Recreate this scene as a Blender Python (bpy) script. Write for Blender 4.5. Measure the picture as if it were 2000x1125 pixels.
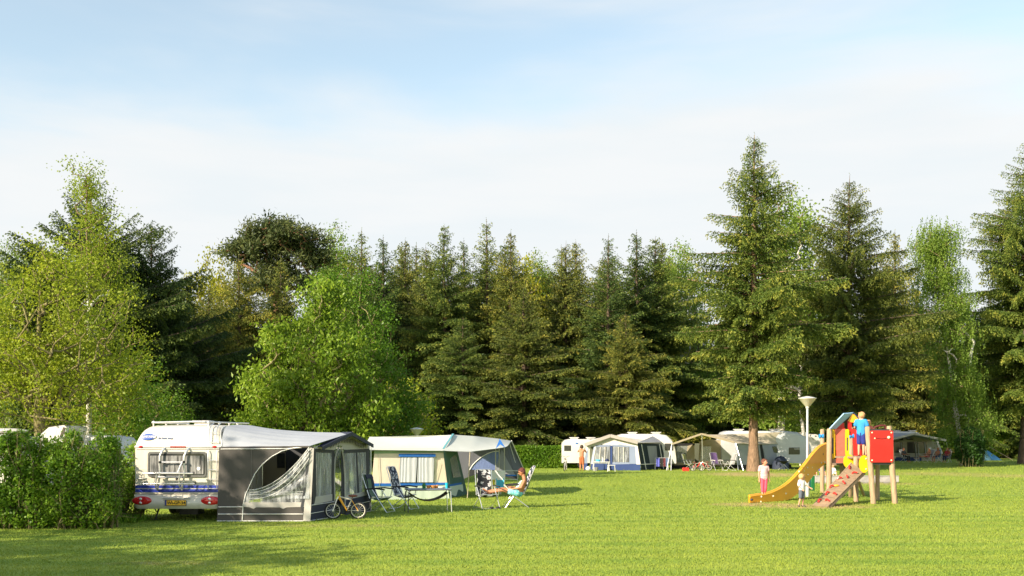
import bpy, math, random
import numpy as np
from mathutils import Vector, Matrix, Euler
from mathutils.geometry import tessellate_polygon
random.seed(7)
for o in list(bpy.data.objects): bpy.data.objects.remove(o)
S = bpy.context.scene
COL = S.collection
V = Vector
SKYLOC = (0.9, 0.35, 0.4)
# ------------------------------------------------------------------ camera
CAM_H, HZ, F = 2.15, 858.0, 2000.0       # eye height, horizon row, focal length (photo pixels)
cd = bpy.data.cameras.new('camera'); cam = bpy.data.objects.new('camera', cd); COL.objects.link(cam)
cd.sensor_width = 36; cd.lens = 36; cd.shift_y = (HZ-562.5)/2000.0
cd.clip_start = 0.1; cd.clip_end = 6000
cam.location = (0, 0, CAM_H); cam.rotation_euler = (math.radians(90), 0, 0)
S.camera = cam
S.render.resolution_x = 1024; S.render.resolution_y = 576
S.view_settings.view_transform = 'Standard'; S.view_settings.look = 'None'
S.view_settings.exposure = 1.1; S.view_settings.gamma = 1
# ------------------------------------------------------------------ light
SUN_EL = math.radians(27); SUN_AZ = math.atan2(-0.76, -0.65)      # from +Y towards +X
sd = V((math.sin(SUN_AZ)*math.cos(SUN_EL), math.cos(SUN_AZ)*math.cos(SUN_EL), math.sin(SUN_EL)))
sl = bpy.data.lights.new('sun', 'SUN'); sun = bpy.data.objects.new('sun', sl); COL.objects.link(sun)
sl.energy = 4.9; sl.angle = math.radians(0.5); sl.color = (1.0, 0.86, 0.66)
sun.rotation_euler = sd.to_track_quat('Z', 'Y').to_euler(); sun.location = (-30, -20, 30)
W = bpy.data.worlds.new('World'); S.world = W; W.use_nodes = True
nt = W.node_tree; nt.nodes.clear()
def N(t, **k):
    n = nt.nodes.new(t)
    for a, b in k.items(): setattr(n, a, b)
    return n
def LK(a, b): nt.links.new(a, b)
out = N('ShaderNodeOutputWorld'); bg = N('ShaderNodeBackground'); LK(bg.outputs[0], out.inputs[0])
sky = N('ShaderNodeTexSky', sky_type='NISHITA'); sky.sun_disc = False
sky.sun_elevation = SUN_EL; sky.sun_rotation = SUN_AZ; sky.air_density = 1.0; sky.dust_density = 0.6; sky.ozone_density = 1.5
tc = N('ShaderNodeTexCoord'); sep = N('ShaderNodeSeparateXYZ'); LK(tc.outputs['Generated'], sep.inputs[0])
def MATH(op, a, b=None, clamp=False):
    n = N('ShaderNodeMath', operation=op, use_clamp=clamp)
    for i, x in enumerate((a, b)):
        if x is None: continue
        if isinstance(x, (int, float)): n.inputs[i].default_value = x
        else: LK(x, n.inputs[i])
    return n.outputs[0]
mp = N('ShaderNodeMapping'); LK(tc.outputs['Generated'], mp.inputs[0]); mp.inputs['Scale'].default_value = (1.5, 1.5, 6.5)
mp.inputs['Location'].default_value = SKYLOC; mp.inputs['Rotation'].default_value = (0, 0.12, 0)
n1 = N('ShaderNodeTexNoise'); LK(mp.outputs[0], n1.inputs['Vector']); n1.inputs['Scale'].default_value = 1.55
n1.inputs['Detail'].default_value = 6; n1.inputs['Roughness'].default_value = 0.5; n1.inputs['Distortion'].default_value = 0.35
mp2 = N('ShaderNodeMapping'); LK(tc.outputs['Generated'], mp2.inputs[0]); mp2.inputs['Scale'].default_value = (2.2, 2.2, 12)
n2 = N('ShaderNodeTexNoise'); LK(mp2.outputs[0], n2.inputs['Vector']); n2.inputs['Scale'].default_value = 2.3; n2.inputs['Detail'].default_value = 7
# mask: white veil low down, thinning upwards
low = N('ShaderNodeMapRange'); LK(sep.outputs['Z'], low.inputs[0])
low.inputs[1].default_value = 0.21; low.inputs[2].default_value = 0.35; low.inputs[3].default_value = 1.2; low.inputs[4].default_value = 0.1
nn = MATH('MULTIPLY', MATH('SUBTRACT', n1.outputs['Fac'], 0.5), 2.3)
n3 = MATH('MULTIPLY', MATH('SUBTRACT', n2.outputs['Fac'], 0.5), 0.35)
mask = MATH('ADD', MATH('ADD', MATH('ADD', low.outputs[0], nn), n3), MATH('MULTIPLY', sep.outputs['X'], 0.35))
sm = N('ShaderNodeMapRange', interpolation_type='SMOOTHSTEP'); LK(mask, sm.inputs[0]); sm.inputs[1].default_value = 0.0; sm.inputs[2].default_value = 1.0; sm.inputs[3].default_value = 0.16; sm.inputs[4].default_value = 0.98
back = N('ShaderNodeMapRange'); LK(sep.outputs['Y'], back.inputs[0]); back.inputs[1].default_value = -0.3; back.inputs[2].default_value = 0.5; back.inputs[3].default_value = 0.25; back.inputs[4].default_value = 1.0
m_all = MATH('MULTIPLY', sm.outputs[0], back.outputs[0])
skm = N('ShaderNodeMix', data_type='RGBA', blend_type='MULTIPLY'); skm.inputs[0].default_value = 1; LK(sky.outputs[0], skm.inputs[6])
skm.inputs[7].default_value = (0.162, 0.145, 0.116, 1)
cl = N('ShaderNodeMix', data_type='RGBA'); LK(m_all, cl.inputs[0]); LK(skm.outputs[2], cl.inputs[6])
cc = N('ShaderNodeMix', data_type='RGBA'); cm = N('ShaderNodeMapRange'); LK(n2.outputs['Fac'], cm.inputs[0]); cm.inputs[1].default_value = 0.38; cm.inputs[2].default_value = 0.62; LK(cm.outputs[0], cc.inputs[0])
cc.inputs[6].default_value = (0.405, 0.428, 0.440, 1); cc.inputs[7].default_value = (0.430, 0.440, 0.444, 1); LK(cc.outputs[2], cl.inputs[7])
LK(cl.outputs[2], bg.inputs[0]); bg.inputs[1].default_value = 1.0
# ------------------------------------------------------------------ geometry from photo measurements
def G(px, py):                      # point of the ground seen at a photo pixel
    Y = CAM_H*F/(py-HZ); return V(((px-1000)/F*Y, Y, 0))
def P(px, py, Y):                   # point at distance Y
    return V(((px-1000)/F*Y, Y, CAM_H-(py-HZ)/F*Y))
class Plane:                        # vertical plane through two ground points
    def __init__(s, a, b, y_off=0):
        s.a = G(*a) if len(a) == 2 else V(a); s.b = G(*b) if len(b) == 2 else V(b)
        s.u = (s.b-s.a).normalized(); s.n = V((s.u.y, -s.u.x, 0))      # n towards camera
        if s.n.y > 0: s.n = -s.n
        s.a = s.a - s.n*y_off
    def pt(s, px, py, off=0):
        d = V(((px-1000)/F, 1, -(py-HZ)/F)); o = V((0, 0, CAM_H)); a = s.a+s.n*off
        t = (a-o).dot(s.n)/d.dot(s.n); return o+d*t
    def pts(s, L, off=0): return [s.pt(x, y, off) for x, y in L]
# ------------------------------------------------------------------ mesh builder
class MB:
    def __init__(s): s.v = []; s.f = []; s.m = []
    def add(s, vs, fs, mi=0):
        n = len(s.v); s.v += [tuple(v) for v in vs]; s.f += [tuple(i+n for i in f) for f in fs]; s.m += [mi]*len(fs); return s
    def box(s, c, d, rot=None, mi=0):
        h = V(d)/2; R = rot if rot is not None else Matrix.Identity(3)
        vs = [V(c)+R@V((x*h.x, y*h.y, z*h.z)) for x in (-1, 1) for y in (-1, 1) for z in (-1, 1)]
        return s.add(vs, [(0,1,3,2),(4,6,7,5),(0,4,5,1),(2,3,7,6),(0,2,6,4),(1,5,7,3)], mi)
    def bar(s, p, q, w, t, up=(0, 0, 1), mi=0):
        p, q = V(p), V(q); d = (q-p); L = d.length; d.normalize(); x = d.cross(V(up))
        if x.length < 1e-3: x = d.cross(V((1, 0, 0)))
        x.normalize(); z = x.cross(d)
        return s.box((p+q)/2, (w, L, t), Matrix((x, d, z)).transposed(), mi)
    def tube(s, pts, r, n=8, mi=0, closed=False):
        pts = [V(p) for p in pts]; k = len(pts); rr = r if isinstance(r, (list, tuple)) else [r]*k
        vs = []; prev = None
        for i, p in enumerate(pts):
            if closed: d = pts[(i+1) % k]-pts[i-1]
            else: d = pts[min(i+1, k-1)]-pts[max(i-1, 0)]
            d.normalize()
            if prev is None:
                a = d.cross(V((0, 0, 1)))
                if a.length < 1e-2: a = d.cross(V((1, 0, 0)))
            else: a = prev-d*prev.dot(d)
            a.normalize(); prev = a; b = d.cross(a)
            for j in range(n):
                t = 2*math.pi*j/n; vs.append(p+(a*math.cos(t)+b*math.sin(t))*rr[i])
        fs = []
        for i in range(k if closed else k-1):
            i2 = (i+1) % k
            for j in range(n):
                j2 = (j+1) % n; fs.append((i*n+j, i*n+j2, i2*n+j2, i2*n+j))
        if not closed: fs += [tuple(range(n-1, -1, -1)), tuple((k-1)*n+j for j in range(n))]
        return s.add(vs, fs, mi)
    def prism(s, poly, t, mi=0):     # polygon in space pushed by vector t
        poly = [V(p) for p in poly]; t = V(t); n = len(poly)
        tr = tessellate_polygon([poly]); vs = poly+[p+t for p in poly]
        fs = [tuple(a) for a in tr]+[tuple(i+n for i in reversed(a)) for a in tr]
        fs += [(i, (i+1) % n, (i+1) % n+n, i+n) for i in range(n)]
        return s.add(vs, fs, mi)
    def lathe(s, prof, n=16, c=(0, 0, 0), mi=0, axis='z'):
        vs = []; c = V(c)
        for r, z in prof:
            for j in range(n):
                t = 2*math.pi*j/n; q = V((r*math.cos(t), r*math.sin(t), z))
                if axis == 'y': q = V((q.x, q.z, q.y))
                if axis == 'x': q = V((q.z, q.x, q.y))
                vs.append(c+q)
        fs = [(i*n+j, i*n+(j+1) % n, (i+1)*n+(j+1) % n, (i+1)*n+j) for i in range(len(prof)-1) for j in range(n)]
        fs += [tuple(range(n-1, -1, -1)), tuple((len(prof)-1)*n+j for j in range(n))]
        return s.add(vs, fs, mi)
    def ball(s, c, r, n=12, m=8, mi=0, rot=None):
        r = V(r) if not isinstance(r, (int, float)) else V((r, r, r)); c = V(c); R = rot if rot is not None else Matrix.Identity(3)
        vs = [c+R@V((0, 0, r.z))]
        for i in range(1, m):
            a = math.pi*i/m
            for j in range(n):
                t = 2*math.pi*j/n; vs.append(c+R@V((r.x*math.sin(a)*math.cos(t), r.y*math.sin(a)*math.sin(t), r.z*math.cos(a))))
        vs.append(c-R@V((0, 0, r.z))); e = len(vs)-1
        fs = [(0, 1+j, 1+(j+1) % n) for j in range(n)]
        for i in range(m-2):
            fs += [(1+i*n+j, 1+(i+1)*n+j, 1+(i+1)*n+(j+1) % n, 1+i*n+(j+1) % n) for j in range(n)]
        fs += [(e, 1+(m-2)*n+(j+1) % n, 1+(m-2)*n+j) for j in range(n)]
        return s.add(vs, fs, mi)
    def capsule(s, p, q, r1, r2, n=10):
        p, q = V(p), V(q); d = q-p; L = d.length
        if L < 1e-5: return s.ball(p, max(r1, r2), n, 8)
        d.normalize(); pts = []; rr = []
        for a in (-85, -60, -30, 0): pts.append(p+d*r1*math.sin(math.radians(a))); rr.append(r1*math.cos(math.radians(a)))
        for a in (0, 30, 60, 85): pts.append(q+d*r2*math.sin(math.radians(a))); rr.append(r2*math.cos(math.radians(a)))
        if L < abs(r1-r2): return s.ball(p, r1, n, 8)
        return s.tube(pts, rr, n)
    def grid(s, fn, nu, nv, mi=0, thick=None):
        vs = [V(fn(i/nu, j/nv)) for i in range(nu+1) for j in range(nv+1)]
        fs = [(i*(nv+1)+j, (i+1)*(nv+1)+j, (i+1)*(nv+1)+j+1, i*(nv+1)+j+1) for i in range(nu) for j in range(nv)]
        if thick is not None:
            t = V(thick); n = len(vs); vs2 = vs+[p+t for p in vs]
            fs2 = fs+[tuple(k+n for k in reversed(f)) for f in fs]
            ed = [i*(nv+1) for i in range(nu+1)]; ed2 = [i*(nv+1)+nv for i in range(nu+1)]
            for e in (ed, ed2): fs2 += [(e[i], e[i+1], e[i+1]+n, e[i]+n) for i in range(nu)]
            for e in (list(range(nv+1)), list(range(nu*(nv+1), nu*(nv+1)+nv+1))): fs2 += [(e[i], e[i+1], e[i+1]+n, e[i]+n) for i in range(nv)]
            return s.add(vs2, fs2, mi)
        return s.add(vs, fs, mi)
    def build(s, name, mat, parent=None, world=False, smooth=True, ang=35, bevel=0, label=None):
        me = bpy.data.meshes.new(name); vs = s.v
        if world:
            o = V((0, 0, 0)); q = parent
            while q is not None: o += q.location; q = q.parent
            vs = [(a-o.x, b-o.y, c-o.z) for a, b, c in vs]
        me.from_pydata(vs, [], s.f); 
        for m in (mat if isinstance(mat, (list, tuple)) else [mat]): me.materials.append(m)
        me.polygons.foreach_set('material_index', s.m)
        if smooth:
            me.shade_smooth(); me.set_sharp_from_angle(angle=math.radians(ang))
        me.update()
        o = bpy.data.objects.new(name, me); COL.objects.link(o)
        if parent is not None: o.parent = parent
        if bevel:
            b = o.modifiers.new('bevel', 'BEVEL'); b.width = bevel; b.segments = 2; b.limit_method = 'ANGLE'
        if label: o['label'] = label
        return o
def tag(o, label=None, cat=None, group=None, kind=None):
    if label: o['label'] = label
    if cat: o['category'] = cat
    if group: o['group'] = group
    if kind: o['kind'] = kind
    return o
def thing(name, label, cat, loc=(0, 0, 0), rz=0, group=None):
    o = bpy.data.objects.new(name, None); COL.objects.link(o); o.location = loc; o.rotation_euler = (0, 0, rz)
    o.empty_display_size = 0.2
    return tag(o, label, cat, group)
def copy_tree(o, parent=None):
    c = o.copy(); COL.objects.link(c)
    if parent is not None: c.parent = parent
    for ch in list(o.children): copy_tree(ch, c)
    return c
# ------------------------------------------------------------------ materials
_MC = {}
def M(name, rgb, rough=0.6, var=0.12, scale=6.0, bump=0.0, bscale=None, metal=0.0, stretch=(1, 1, 1), trans=0.0, rgb2=None, spec=0.4, coat=0.0):
    if name in _MC: return _MC[name]
    m = bpy.data.materials.new(name); m.use_nodes = True; t = m.node_tree; b = t.nodes['Principled BSDF']
    def n_(k, **kw):
        n = t.nodes.new(k)
        for a, c in kw.items(): setattr(n, a, c)
        return n
    tc = n_('ShaderNodeTexCoord'); mp = n_('ShaderNodeMapping'); mp.inputs['Scale'].default_value = stretch
    t.links.new(tc.outputs['Object'], mp.inputs[0])
    no = n_('ShaderNodeTexNoise'); no.inputs['Scale'].default_value = scale; no.inputs['Detail'].default_value = 5
    t.links.new(mp.outputs[0], no.inputs['Vector'])
    mx = n_('ShaderNodeMix', data_type='RGBA')
    c1 = [max(0, c*(1-var)) for c in rgb]; c2 = list(rgb2) if rgb2 else [min(1, c*(1+var)) for c in rgb]
    mx.inputs[6].default_value = (*c1, 1); mx.inputs[7].default_value = (*c2, 1)
    mr = n_('ShaderNodeMapRange'); mr.inputs[1].default_value = 0.3; mr.inputs[2].default_value = 0.7
    t.links.new(no.outputs['Fac'], mr.inputs[0]); t.links.new(mr.outputs[0], mx.inputs[0]); t.links.new(mx.outputs[2], b.inputs['Base Color'])
    b.inputs['Roughness'].default_value = rough; b.inputs['Metallic'].default_value = metal
    b.inputs['Specular IOR Level'].default_value = spec; b.inputs['Coat Weight'].default_value = coat
    if bump:
        n2 = n_('ShaderNodeTexNoise'); n2.inputs['Scale'].default_value = bscale or scale*3; n2.inputs['Detail'].default_value = 6
        t.links.new(mp.outputs[0], n2.inputs['Vector'])
        bp = n_('ShaderNodeBump'); bp.inputs['Strength'].default_value = bump; bp.inputs['Distance'].default_value = 0.05
        t.links.new(n2.outputs['Fac'], bp.inputs['Height']); t.links.new(bp.outputs[0], b.inputs['Normal'])
    if trans:
        tr = n_('ShaderNodeBsdfTranslucent'); ms = n_('ShaderNodeMixShader'); ms.inputs[0].default_value = trans
        t.links.new(mx.outputs[2], tr.inputs[0]); t.links.new(b.outputs[0], ms.inputs[1]); t.links.new(tr.outputs[0], ms.inputs[2])
        t.links.new(ms.outputs[0], t.nodes['Material Output'].inputs[0])
    _MC[name] = m; return m
def leafmat(name, rgb, rgb2, trans=0.35, rough=0.55, rgb3=None):
    """leaf colour varies from leaf to leaf (attribute tint) and slowly through the tree"""
    if name in _MC: return _MC[name]
    m = bpy.data.materials.new(name); m.use_nodes = True; t = m.node_tree; b = t.nodes['Principled BSDF']
    at = t.nodes.new('ShaderNodeAttribute'); at.attribute_name = 'tint'
    tc = t.nodes.new('ShaderNodeTexCoord'); no = t.nodes.new('ShaderNodeTexNoise'); no.inputs['Scale'].default_value = 0.6; no.inputs['Detail'].default_value = 3
    t.links.new(tc.outputs['Object'], no.inputs['Vector'])
    oi = t.nodes.new('ShaderNodeObjectInfo')
    a = t.nodes.new('ShaderNodeMath'); a.operation = 'MULTIPLY_ADD'; t.links.new(no.outputs['Fac'], a.inputs[0]); a.inputs[1].default_value = 1.1
    a2 = t.nodes.new('ShaderNodeMath'); a2.operation = 'MULTIPLY_ADD'; t.links.new(oi.outputs['Random'], a2.inputs[0]); a2.inputs[1].default_value = 0.45; a2.inputs[2].default_value = -0.82
    t.links.new(a2.outputs[0], a.inputs[2])
    s = t.nodes.new('ShaderNodeMath'); s.operation = 'MULTIPLY_ADD'; s.use_clamp = True; t.links.new(at.outputs['Fac'], s.inputs[0]); s.inputs[1].default_value = 0.9; t.links.new(a.outputs[0], s.inputs[2])
    cr = t.nodes.new('ShaderNodeValToRGB'); t.links.new(s.outputs[0], cr.inputs[0])
    cr.color_ramp.elements[0].color = (*rgb, 1); cr.color_ramp.elements[1].color = (*(rgb3 or rgb2), 1); cr.color_ramp.elements[1].position = 0.95
    e = cr.color_ramp.elements.new(0.6); e.color = (*rgb2, 1)
    t.links.new(cr.outputs[0], b.inputs['Base Color']); b.inputs['Roughness'].default_value = rough; b.inputs['Specular IOR Level'].default_value = 0.3
    tr = t.nodes.new('ShaderNodeBsdfTranslucent'); ms = t.nodes.new('ShaderNodeMixShader'); ms.inputs[0].default_value = trans
    t.links.new(cr.outputs[0], tr.inputs[0]); t.links.new(b.outputs[0], ms.inputs[1]); t.links.new(tr.outputs[0], ms.inputs[2])
    t.links.new(ms.outputs[0], t.nodes['Material Output'].inputs[0])
    _MC[name] = m; return m
def vinyl(name, tint=(0.8, 0.82, 0.85), alpha=0.35, streak=0.4):
    """clear flexible window film: mostly see-through, glossy, with milky creases"""
    if name in _MC: return _MC[name]
    m = bpy.data.materials.new(name); m.use_nodes = True; t = m.node_tree; b = t.nodes['Principled BSDF']
    b.inputs['Base Color'].default_value = (*tint, 1); b.inputs['Roughness'].default_value = 0.12
    tp = t.nodes.new('ShaderNodeBsdfTransparent'); tp.inputs[0].default_value = (0.92, 0.93, 0.94, 1)
    ms = t.nodes.new('ShaderNodeMixShader'); tc = t.nodes.new('ShaderNodeTexCoord'); mp = t.nodes.new('ShaderNodeMapping'); mp.inputs['Scale'].default_value = (5, 5, 0.7)
    no = t.nodes.new('ShaderNodeTexNoise'); no.inputs['Scale'].default_value = 2.2; no.inputs['Detail'].default_value = 5; no.inputs['Distortion'].default_value = 1.2
    t.links.new(tc.outputs['Object'], mp.inputs[0]); t.links.new(mp.outputs[0], no.inputs['Vector'])
    mr = t.nodes.new('ShaderNodeMapRange'); mr.inputs[1].default_value = 0.42; mr.inputs[2].default_value = 0.7; mr.inputs[3].default_value = alpha; mr.inputs[4].default_value = min(1, alpha+streak)
    t.links.new(no.outputs['Fac'], mr.inputs[0]); t.links.new(mr.outputs[0], ms.inputs[0])
    t.links.new(tp.outputs[0], ms.inputs[1]); t.links.new(b.outputs[0], ms.inputs[2]); t.links.new(ms.outputs[0], t.nodes['Material Output'].inputs[0])
    _MC[name] = m; return m
def splotch(name, base, c2, c3, scale=9.0, rough=0.8):
    """printed flower fabric: pale petals with a few red hearts on a dark ground"""
    if name in _MC: return _MC[name]
    m = bpy.data.materials.new(name); m.use_nodes = True; t = m.node_tree; b = t.nodes['Principled BSDF']; b.inputs['Roughness'].default_value = rough
    tc = t.nodes.new('ShaderNodeTexCoord'); vo = t.nodes.new('ShaderNodeTexVoronoi'); vo.inputs['Scale'].default_value = scale
    no = t.nodes.new('ShaderNodeTexNoise'); no.inputs['Scale'].default_value = scale*2.2
    ad = t.nodes.new('ShaderNodeMix'); ad.data_type = 'RGBA'; ad.blend_type = 'LINEAR_LIGHT'; ad.inputs[0].default_value = 0.06
    t.links.new(tc.outputs['Object'], ad.inputs[6]); t.links.new(no.outputs['Color'], ad.inputs[7]); t.links.new(tc.outputs['Object'], no.inputs['Vector'])
    t.links.new(ad.outputs[2], vo.inputs['Vector'])
    cr = t.nodes.new('ShaderNodeValToRGB'); cr.color_ramp.interpolation = 'CONSTANT'; e = cr.color_ramp.elements
    e[0].position = 0; e[0].color = (*c3, 1); e[1].position = 0.14; e[1].color = (*c2, 1); x = e.new(0.42); x.color = (*base, 1)
    t.links.new(vo.outputs['Distance'], cr.inputs[0]); t.links.new(cr.outputs[0], b.inputs['Base Color'])
    _MC[name] = m; return m
WHITE = M('white_paint', (0.56, 0.55, 0.52), 0.35, 0.05, 3, coat=0.3)
CREAMW = M('cream_bodywork', (0.60, 0.56, 0.47), 0.38, 0.09, 2.5, coat=0.25, stretch=(2.5, 2.5, 0.5))
GREYW = M('grey_white_roof', (0.62, 0.63, 0.64), 0.5, 0.08, 2)
BLACK = M('black_rubber', (0.02, 0.02, 0.02), 0.7, 0.3)
DARKM = M('dark_metal', (0.05, 0.05, 0.055), 0.45, 0.2, metal=0.3)
ALU = M('aluminium_tube', (0.68, 0.68, 0.68), 0.32, 0.08, metal=0.75)
RED = M('red_plastic', (0.62, 0.03, 0.02), 0.35, 0.08)
LENS = M('red_light_lens', (0.55, 0.015, 0.02), 0.15, 0.15, 30, coat=0.6)
BLUE = M('blue_stripe', (0.025, 0.045, 0.30), 0.4, 0.08)
YEL = M('number_plate_yellow', (0.85, 0.48, 0.03), 0.5, 0.05)
GLASS = M('dark_window', (0.03, 0.032, 0.034), 0.08, 0.2, spec=0.7)
CURT = M('net_curtain', (0.42, 0.42, 0.42), 0.9, 0.3, 12, stretch=(6, 6, 0.5))
BARK = M('bark', (0.12, 0.085, 0.06), 0.95, 0.45, 5, bump=0.8, stretch=(3, 3, 0.6))
BARKP = M('pine_bark', (0.26, 0.13, 0.08), 0.95, 0.4, 5, bump=0.8, stretch=(3, 3, 0.6))
BARKB = M('birch_bark', (0.62, 0.58, 0.5), 0.8, 0.6, 3.5, bump=0.4, stretch=(1, 1, 2.2), rgb2=(0.75, 0.72, 0.66))
BARKO = M('oak_bark', (0.2, 0.15, 0.08), 0.95, 0.4, 6, bump=0.8, stretch=(3, 3, 0.7), rgb2=(0.26, 0.24, 0.1))
TWIG = M('birch_twig', (0.16, 0.11, 0.07), 0.9, 0.3)
# ================================================================== vegetation
def np_mesh(name, verts, quads, mat, tint=None, smooth=False):
    me = bpy.data.meshes.new(name); n = len(quads)
    me.vertices.add(len(verts)); me.vertices.foreach_set('co', np.asarray(verts, np.float32).ravel())
    me.loops.add(n*4); me.loops.foreach_set('vertex_index', np.asarray(quads, np.int32).ravel())
    me.polygons.add(n); me.polygons.foreach_set('loop_start', np.arange(0, n*4, 4, dtype=np.int32)); 
    me.polygons.foreach_set('loop_total', np.full(n, 4, np.int32))
    if tint is not None:
        a = me.attributes.new('tint', 'FLOAT', 'POINT'); a.data.foreach_set('value', np.asarray(tint, np.float32))
    me.update(calc_edges=True); me.materials.append(mat)
    if smooth: me.shade_smooth()
    return me
def unit(a): return a/np.maximum(np.linalg.norm(a, axis=1, keepdims=True), 1e-6)
def leaf_mesh(name, C, D, L, Wd, mat, tint, rng, curl=0.15):
    """one bent four-cornered leaf per row: C base point, D axis, L length, Wd width"""
    n = len(C); D = unit(D); R = rng.normal(size=(n, 3)); S_ = unit(np.cross(D, R)); Nn = np.cross(S_, D)
    L = np.broadcast_to(L, n)[:, None]; Wd = np.broadcast_to(Wd, n)[:, None]
    v = np.empty((n, 4, 3)); v[:, 0] = C; v[:, 1] = C+D*L*0.5+S_*Wd*0.5+Nn*L*curl; v[:, 2] = C+D*L; v[:, 3] = C+D*L*0.5-S_*Wd*0.5+Nn*L*curl
    q = np.arange(n*4).reshape(n, 4)
    return np_mesh(name, v.reshape(-1, 3), q, mat, np.repeat(np.clip(tint, 0, 1), 4))
def skeleton_mesh(name, segs, mat, n=5):
    twig = None
    if mat.name == 'birch_bark': twig = 0.045
    """segs: list of (p, q, r1, r2)"""
    A = np.array([s[0] for s in segs]); B = np.array([s[1] for s in segs]); r1 = np.array([s[2] for s in segs])[:, None]; r2 = np.array([s[3] for s in segs])[:, None]
    D = unit(B-A); X = unit(np.cross(D, np.tile([0.13, 0.31, 0.94], (len(D), 1)))); Y = np.cross(D, X)
    k = len(segs); v = np.empty((k, 2*n, 3))
    for j in range(n):
        t = 2*math.pi*j/n; o = X*math.cos(t)+Y*math.sin(t); v[:, j] = A+o*r1; v[:, n+j] = B+o*r2
    q = []
    for j in range(n):
        j2 = (j+1) % n; q.append(np.stack([np.full(k, j), np.full(k, j2), np.full(k, n+j2), np.full(k, n+j)], 1))
    q = np.stack(q, 1)+(np.arange(k)*2*n)[:, None, None]
    me = np_mesh(name, v.reshape(-1, 3), q.reshape(-1, 4), mat, smooth=True)
    if twig:
        me.materials.append(TWIG); me.polygons.foreach_set('material_index', np.repeat((r1[:, 0] < twig).astype(np.int32), n))
    return me
def conifer(seed, H, R, z0=1.5, dens=1.0, droop=0.35, leaf=0.3, lw=0.09, mat=None, tip=0.0, power=0.85, step=0.42, sag=0.25, bark=None, bare=0.0, irregular=0.25, pk=1.0, lk=1.0, short=0.0, upk=0.75):
    rng = np.random.default_rng(seed); segs = []; C = []; D = []; T = []; Z = []
    tr = 0.013*H+0.05; zs = np.linspace(0, H, 14); jx = np.cumsum(rng.normal(0, 0.02, 14)); jy = np.cumsum(rng.normal(0, 0.02, 14))
    for i in range(13):
        a = tr*(1-zs[i]/H)**0.8+0.012; b = tr*(1-zs[i+1]/H)**0.8+0.012
        if i == 0: a *= 1.5
        segs.append(((jx[i], jy[i], zs[i]), (jx[i+1], jy[i+1], zs[i+1]), a, b))
    z = z0; low = rng.random()*6; mast = rng.uniform(0.9, 1.1)
    while z < H*0.985:
        t = (z-z0)/(H-z0); nb = int(5+rng.integers(0, 2)) if t < 0.88 else 4
        for k in range(nb):
            az = low+k*2*math.pi/nb+rng.normal(0, 0.35)
            prof = min(1, (1-t)*pk)**power*min(1, 0.62+1.6*t) + 0.012
            Lb = R*prof*rng.uniform(1-irregular*1.6, 1+irregular)
            if rng.random() < bare: continue
            if rng.random() < short: Lb *= rng.uniform(0.4, 0.75)
            Lb = max(Lb, 0.18)
            o = np.array([math.cos(az), math.sin(az), 0]); sd_ = np.array([-o[1], o[0], 0])
            zb = z+rng.normal(0, 0.12); base = np.array([np.interp(zb, zs, jx), np.interp(zb, zs, jy), zb])
            up = upk*t**1.4+0.1+rng.normal(0, 0.09); dr = droop*(1.15-t)
            def pt(s): return base+o*Lb*s+np.array([0, 0, 1])*Lb*(up*s-dr*2.1*s*s+dr*1.05*s**3)
            m = max(3, int(Lb/0.5)); ss = np.linspace(0, 1, m+1)
            r0 = 0.012+0.011*Lb
            for i in range(m): segs.append((tuple(pt(ss[i])), tuple(pt(ss[i+1])), r0*(1-ss[i]*0.85), r0*(1-ss[i+1]*0.85)))
            npn = max(3, int(Lb/0.2*dens)); s_ = np.linspace(0.16 if Lb > 1.5 else 0.05, 1.0, npn)
            for s in s_:
                p = pt(s); l2 = min(1.3, (0.42*(1-s)+0.10)*Lb*0.7+0.16)*lk
                for sg in (-1, 1, 0):
                    if sg == 0 and rng.random() < 0.5: continue
                    d = o*rng.uniform(0.45, 0.9)+sd_*sg*rng.uniform(0.6, 1.0)+np.array([0, 0, rng.uniform(-0.2, 0.12)-sag*0.25])
                    d /= np.linalg.norm(d); ln = l2*(1 if sg else 0.6)*rng.uniform(0.7, 1.15); kk = max(2, int(ln/0.14*dens))
                    w = np.linspace(0.1, 1, kk)[:, None]; pp = p+d*ln*w-np.array([0, 0, 1])*(w**2)*sag*ln
                    pp = pp+rng.normal(0, 0.035, pp.shape)
                    for rep in range(3):
                        if rep == 2 and sag < 0.3: continue
                        dd = d*0.9+rng.normal(0, 0.42, pp.shape)-np.array([0, 0, sag*(0.9 if rep < 2 else 3.0)])*w
                        Z.append(np.full(len(pp), 1-0.42*max(0, t)**1.3)); C.append(pp); D.append(dd); T.append(np.clip(rng.normal(0.32, 0.16, kk)+tip*(w[:, 0]**2)*s+rng.normal(0, 0.1), 0, 1))
        z += step*(0.7+0.6*rng.random())*(1.1-0.35*t)
    # leader
    C.append(np.array([[jx[-1], jy[-1], H-1.3+0.1*i] for i in range(15)])); D.append(rng.normal(0, 0.45, (15, 3))+np.array([0, 0, 0.9])); T.append(np.full(15, 0.4)); Z.append(np.full(15, 0.5))
    C = np.concatenate(C); D = np.concatenate(D); T = np.concatenate(T); Z = np.concatenate(Z); n = len(C)
    return skeleton_mesh('trunk', segs, bark or BARK), leaf_mesh('crown', C, D, Z*leaf*rng.uniform(0.6, 1.25, n), Z*lw*rng.uniform(0.7, 1.3, n), mat, T, rng)
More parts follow.
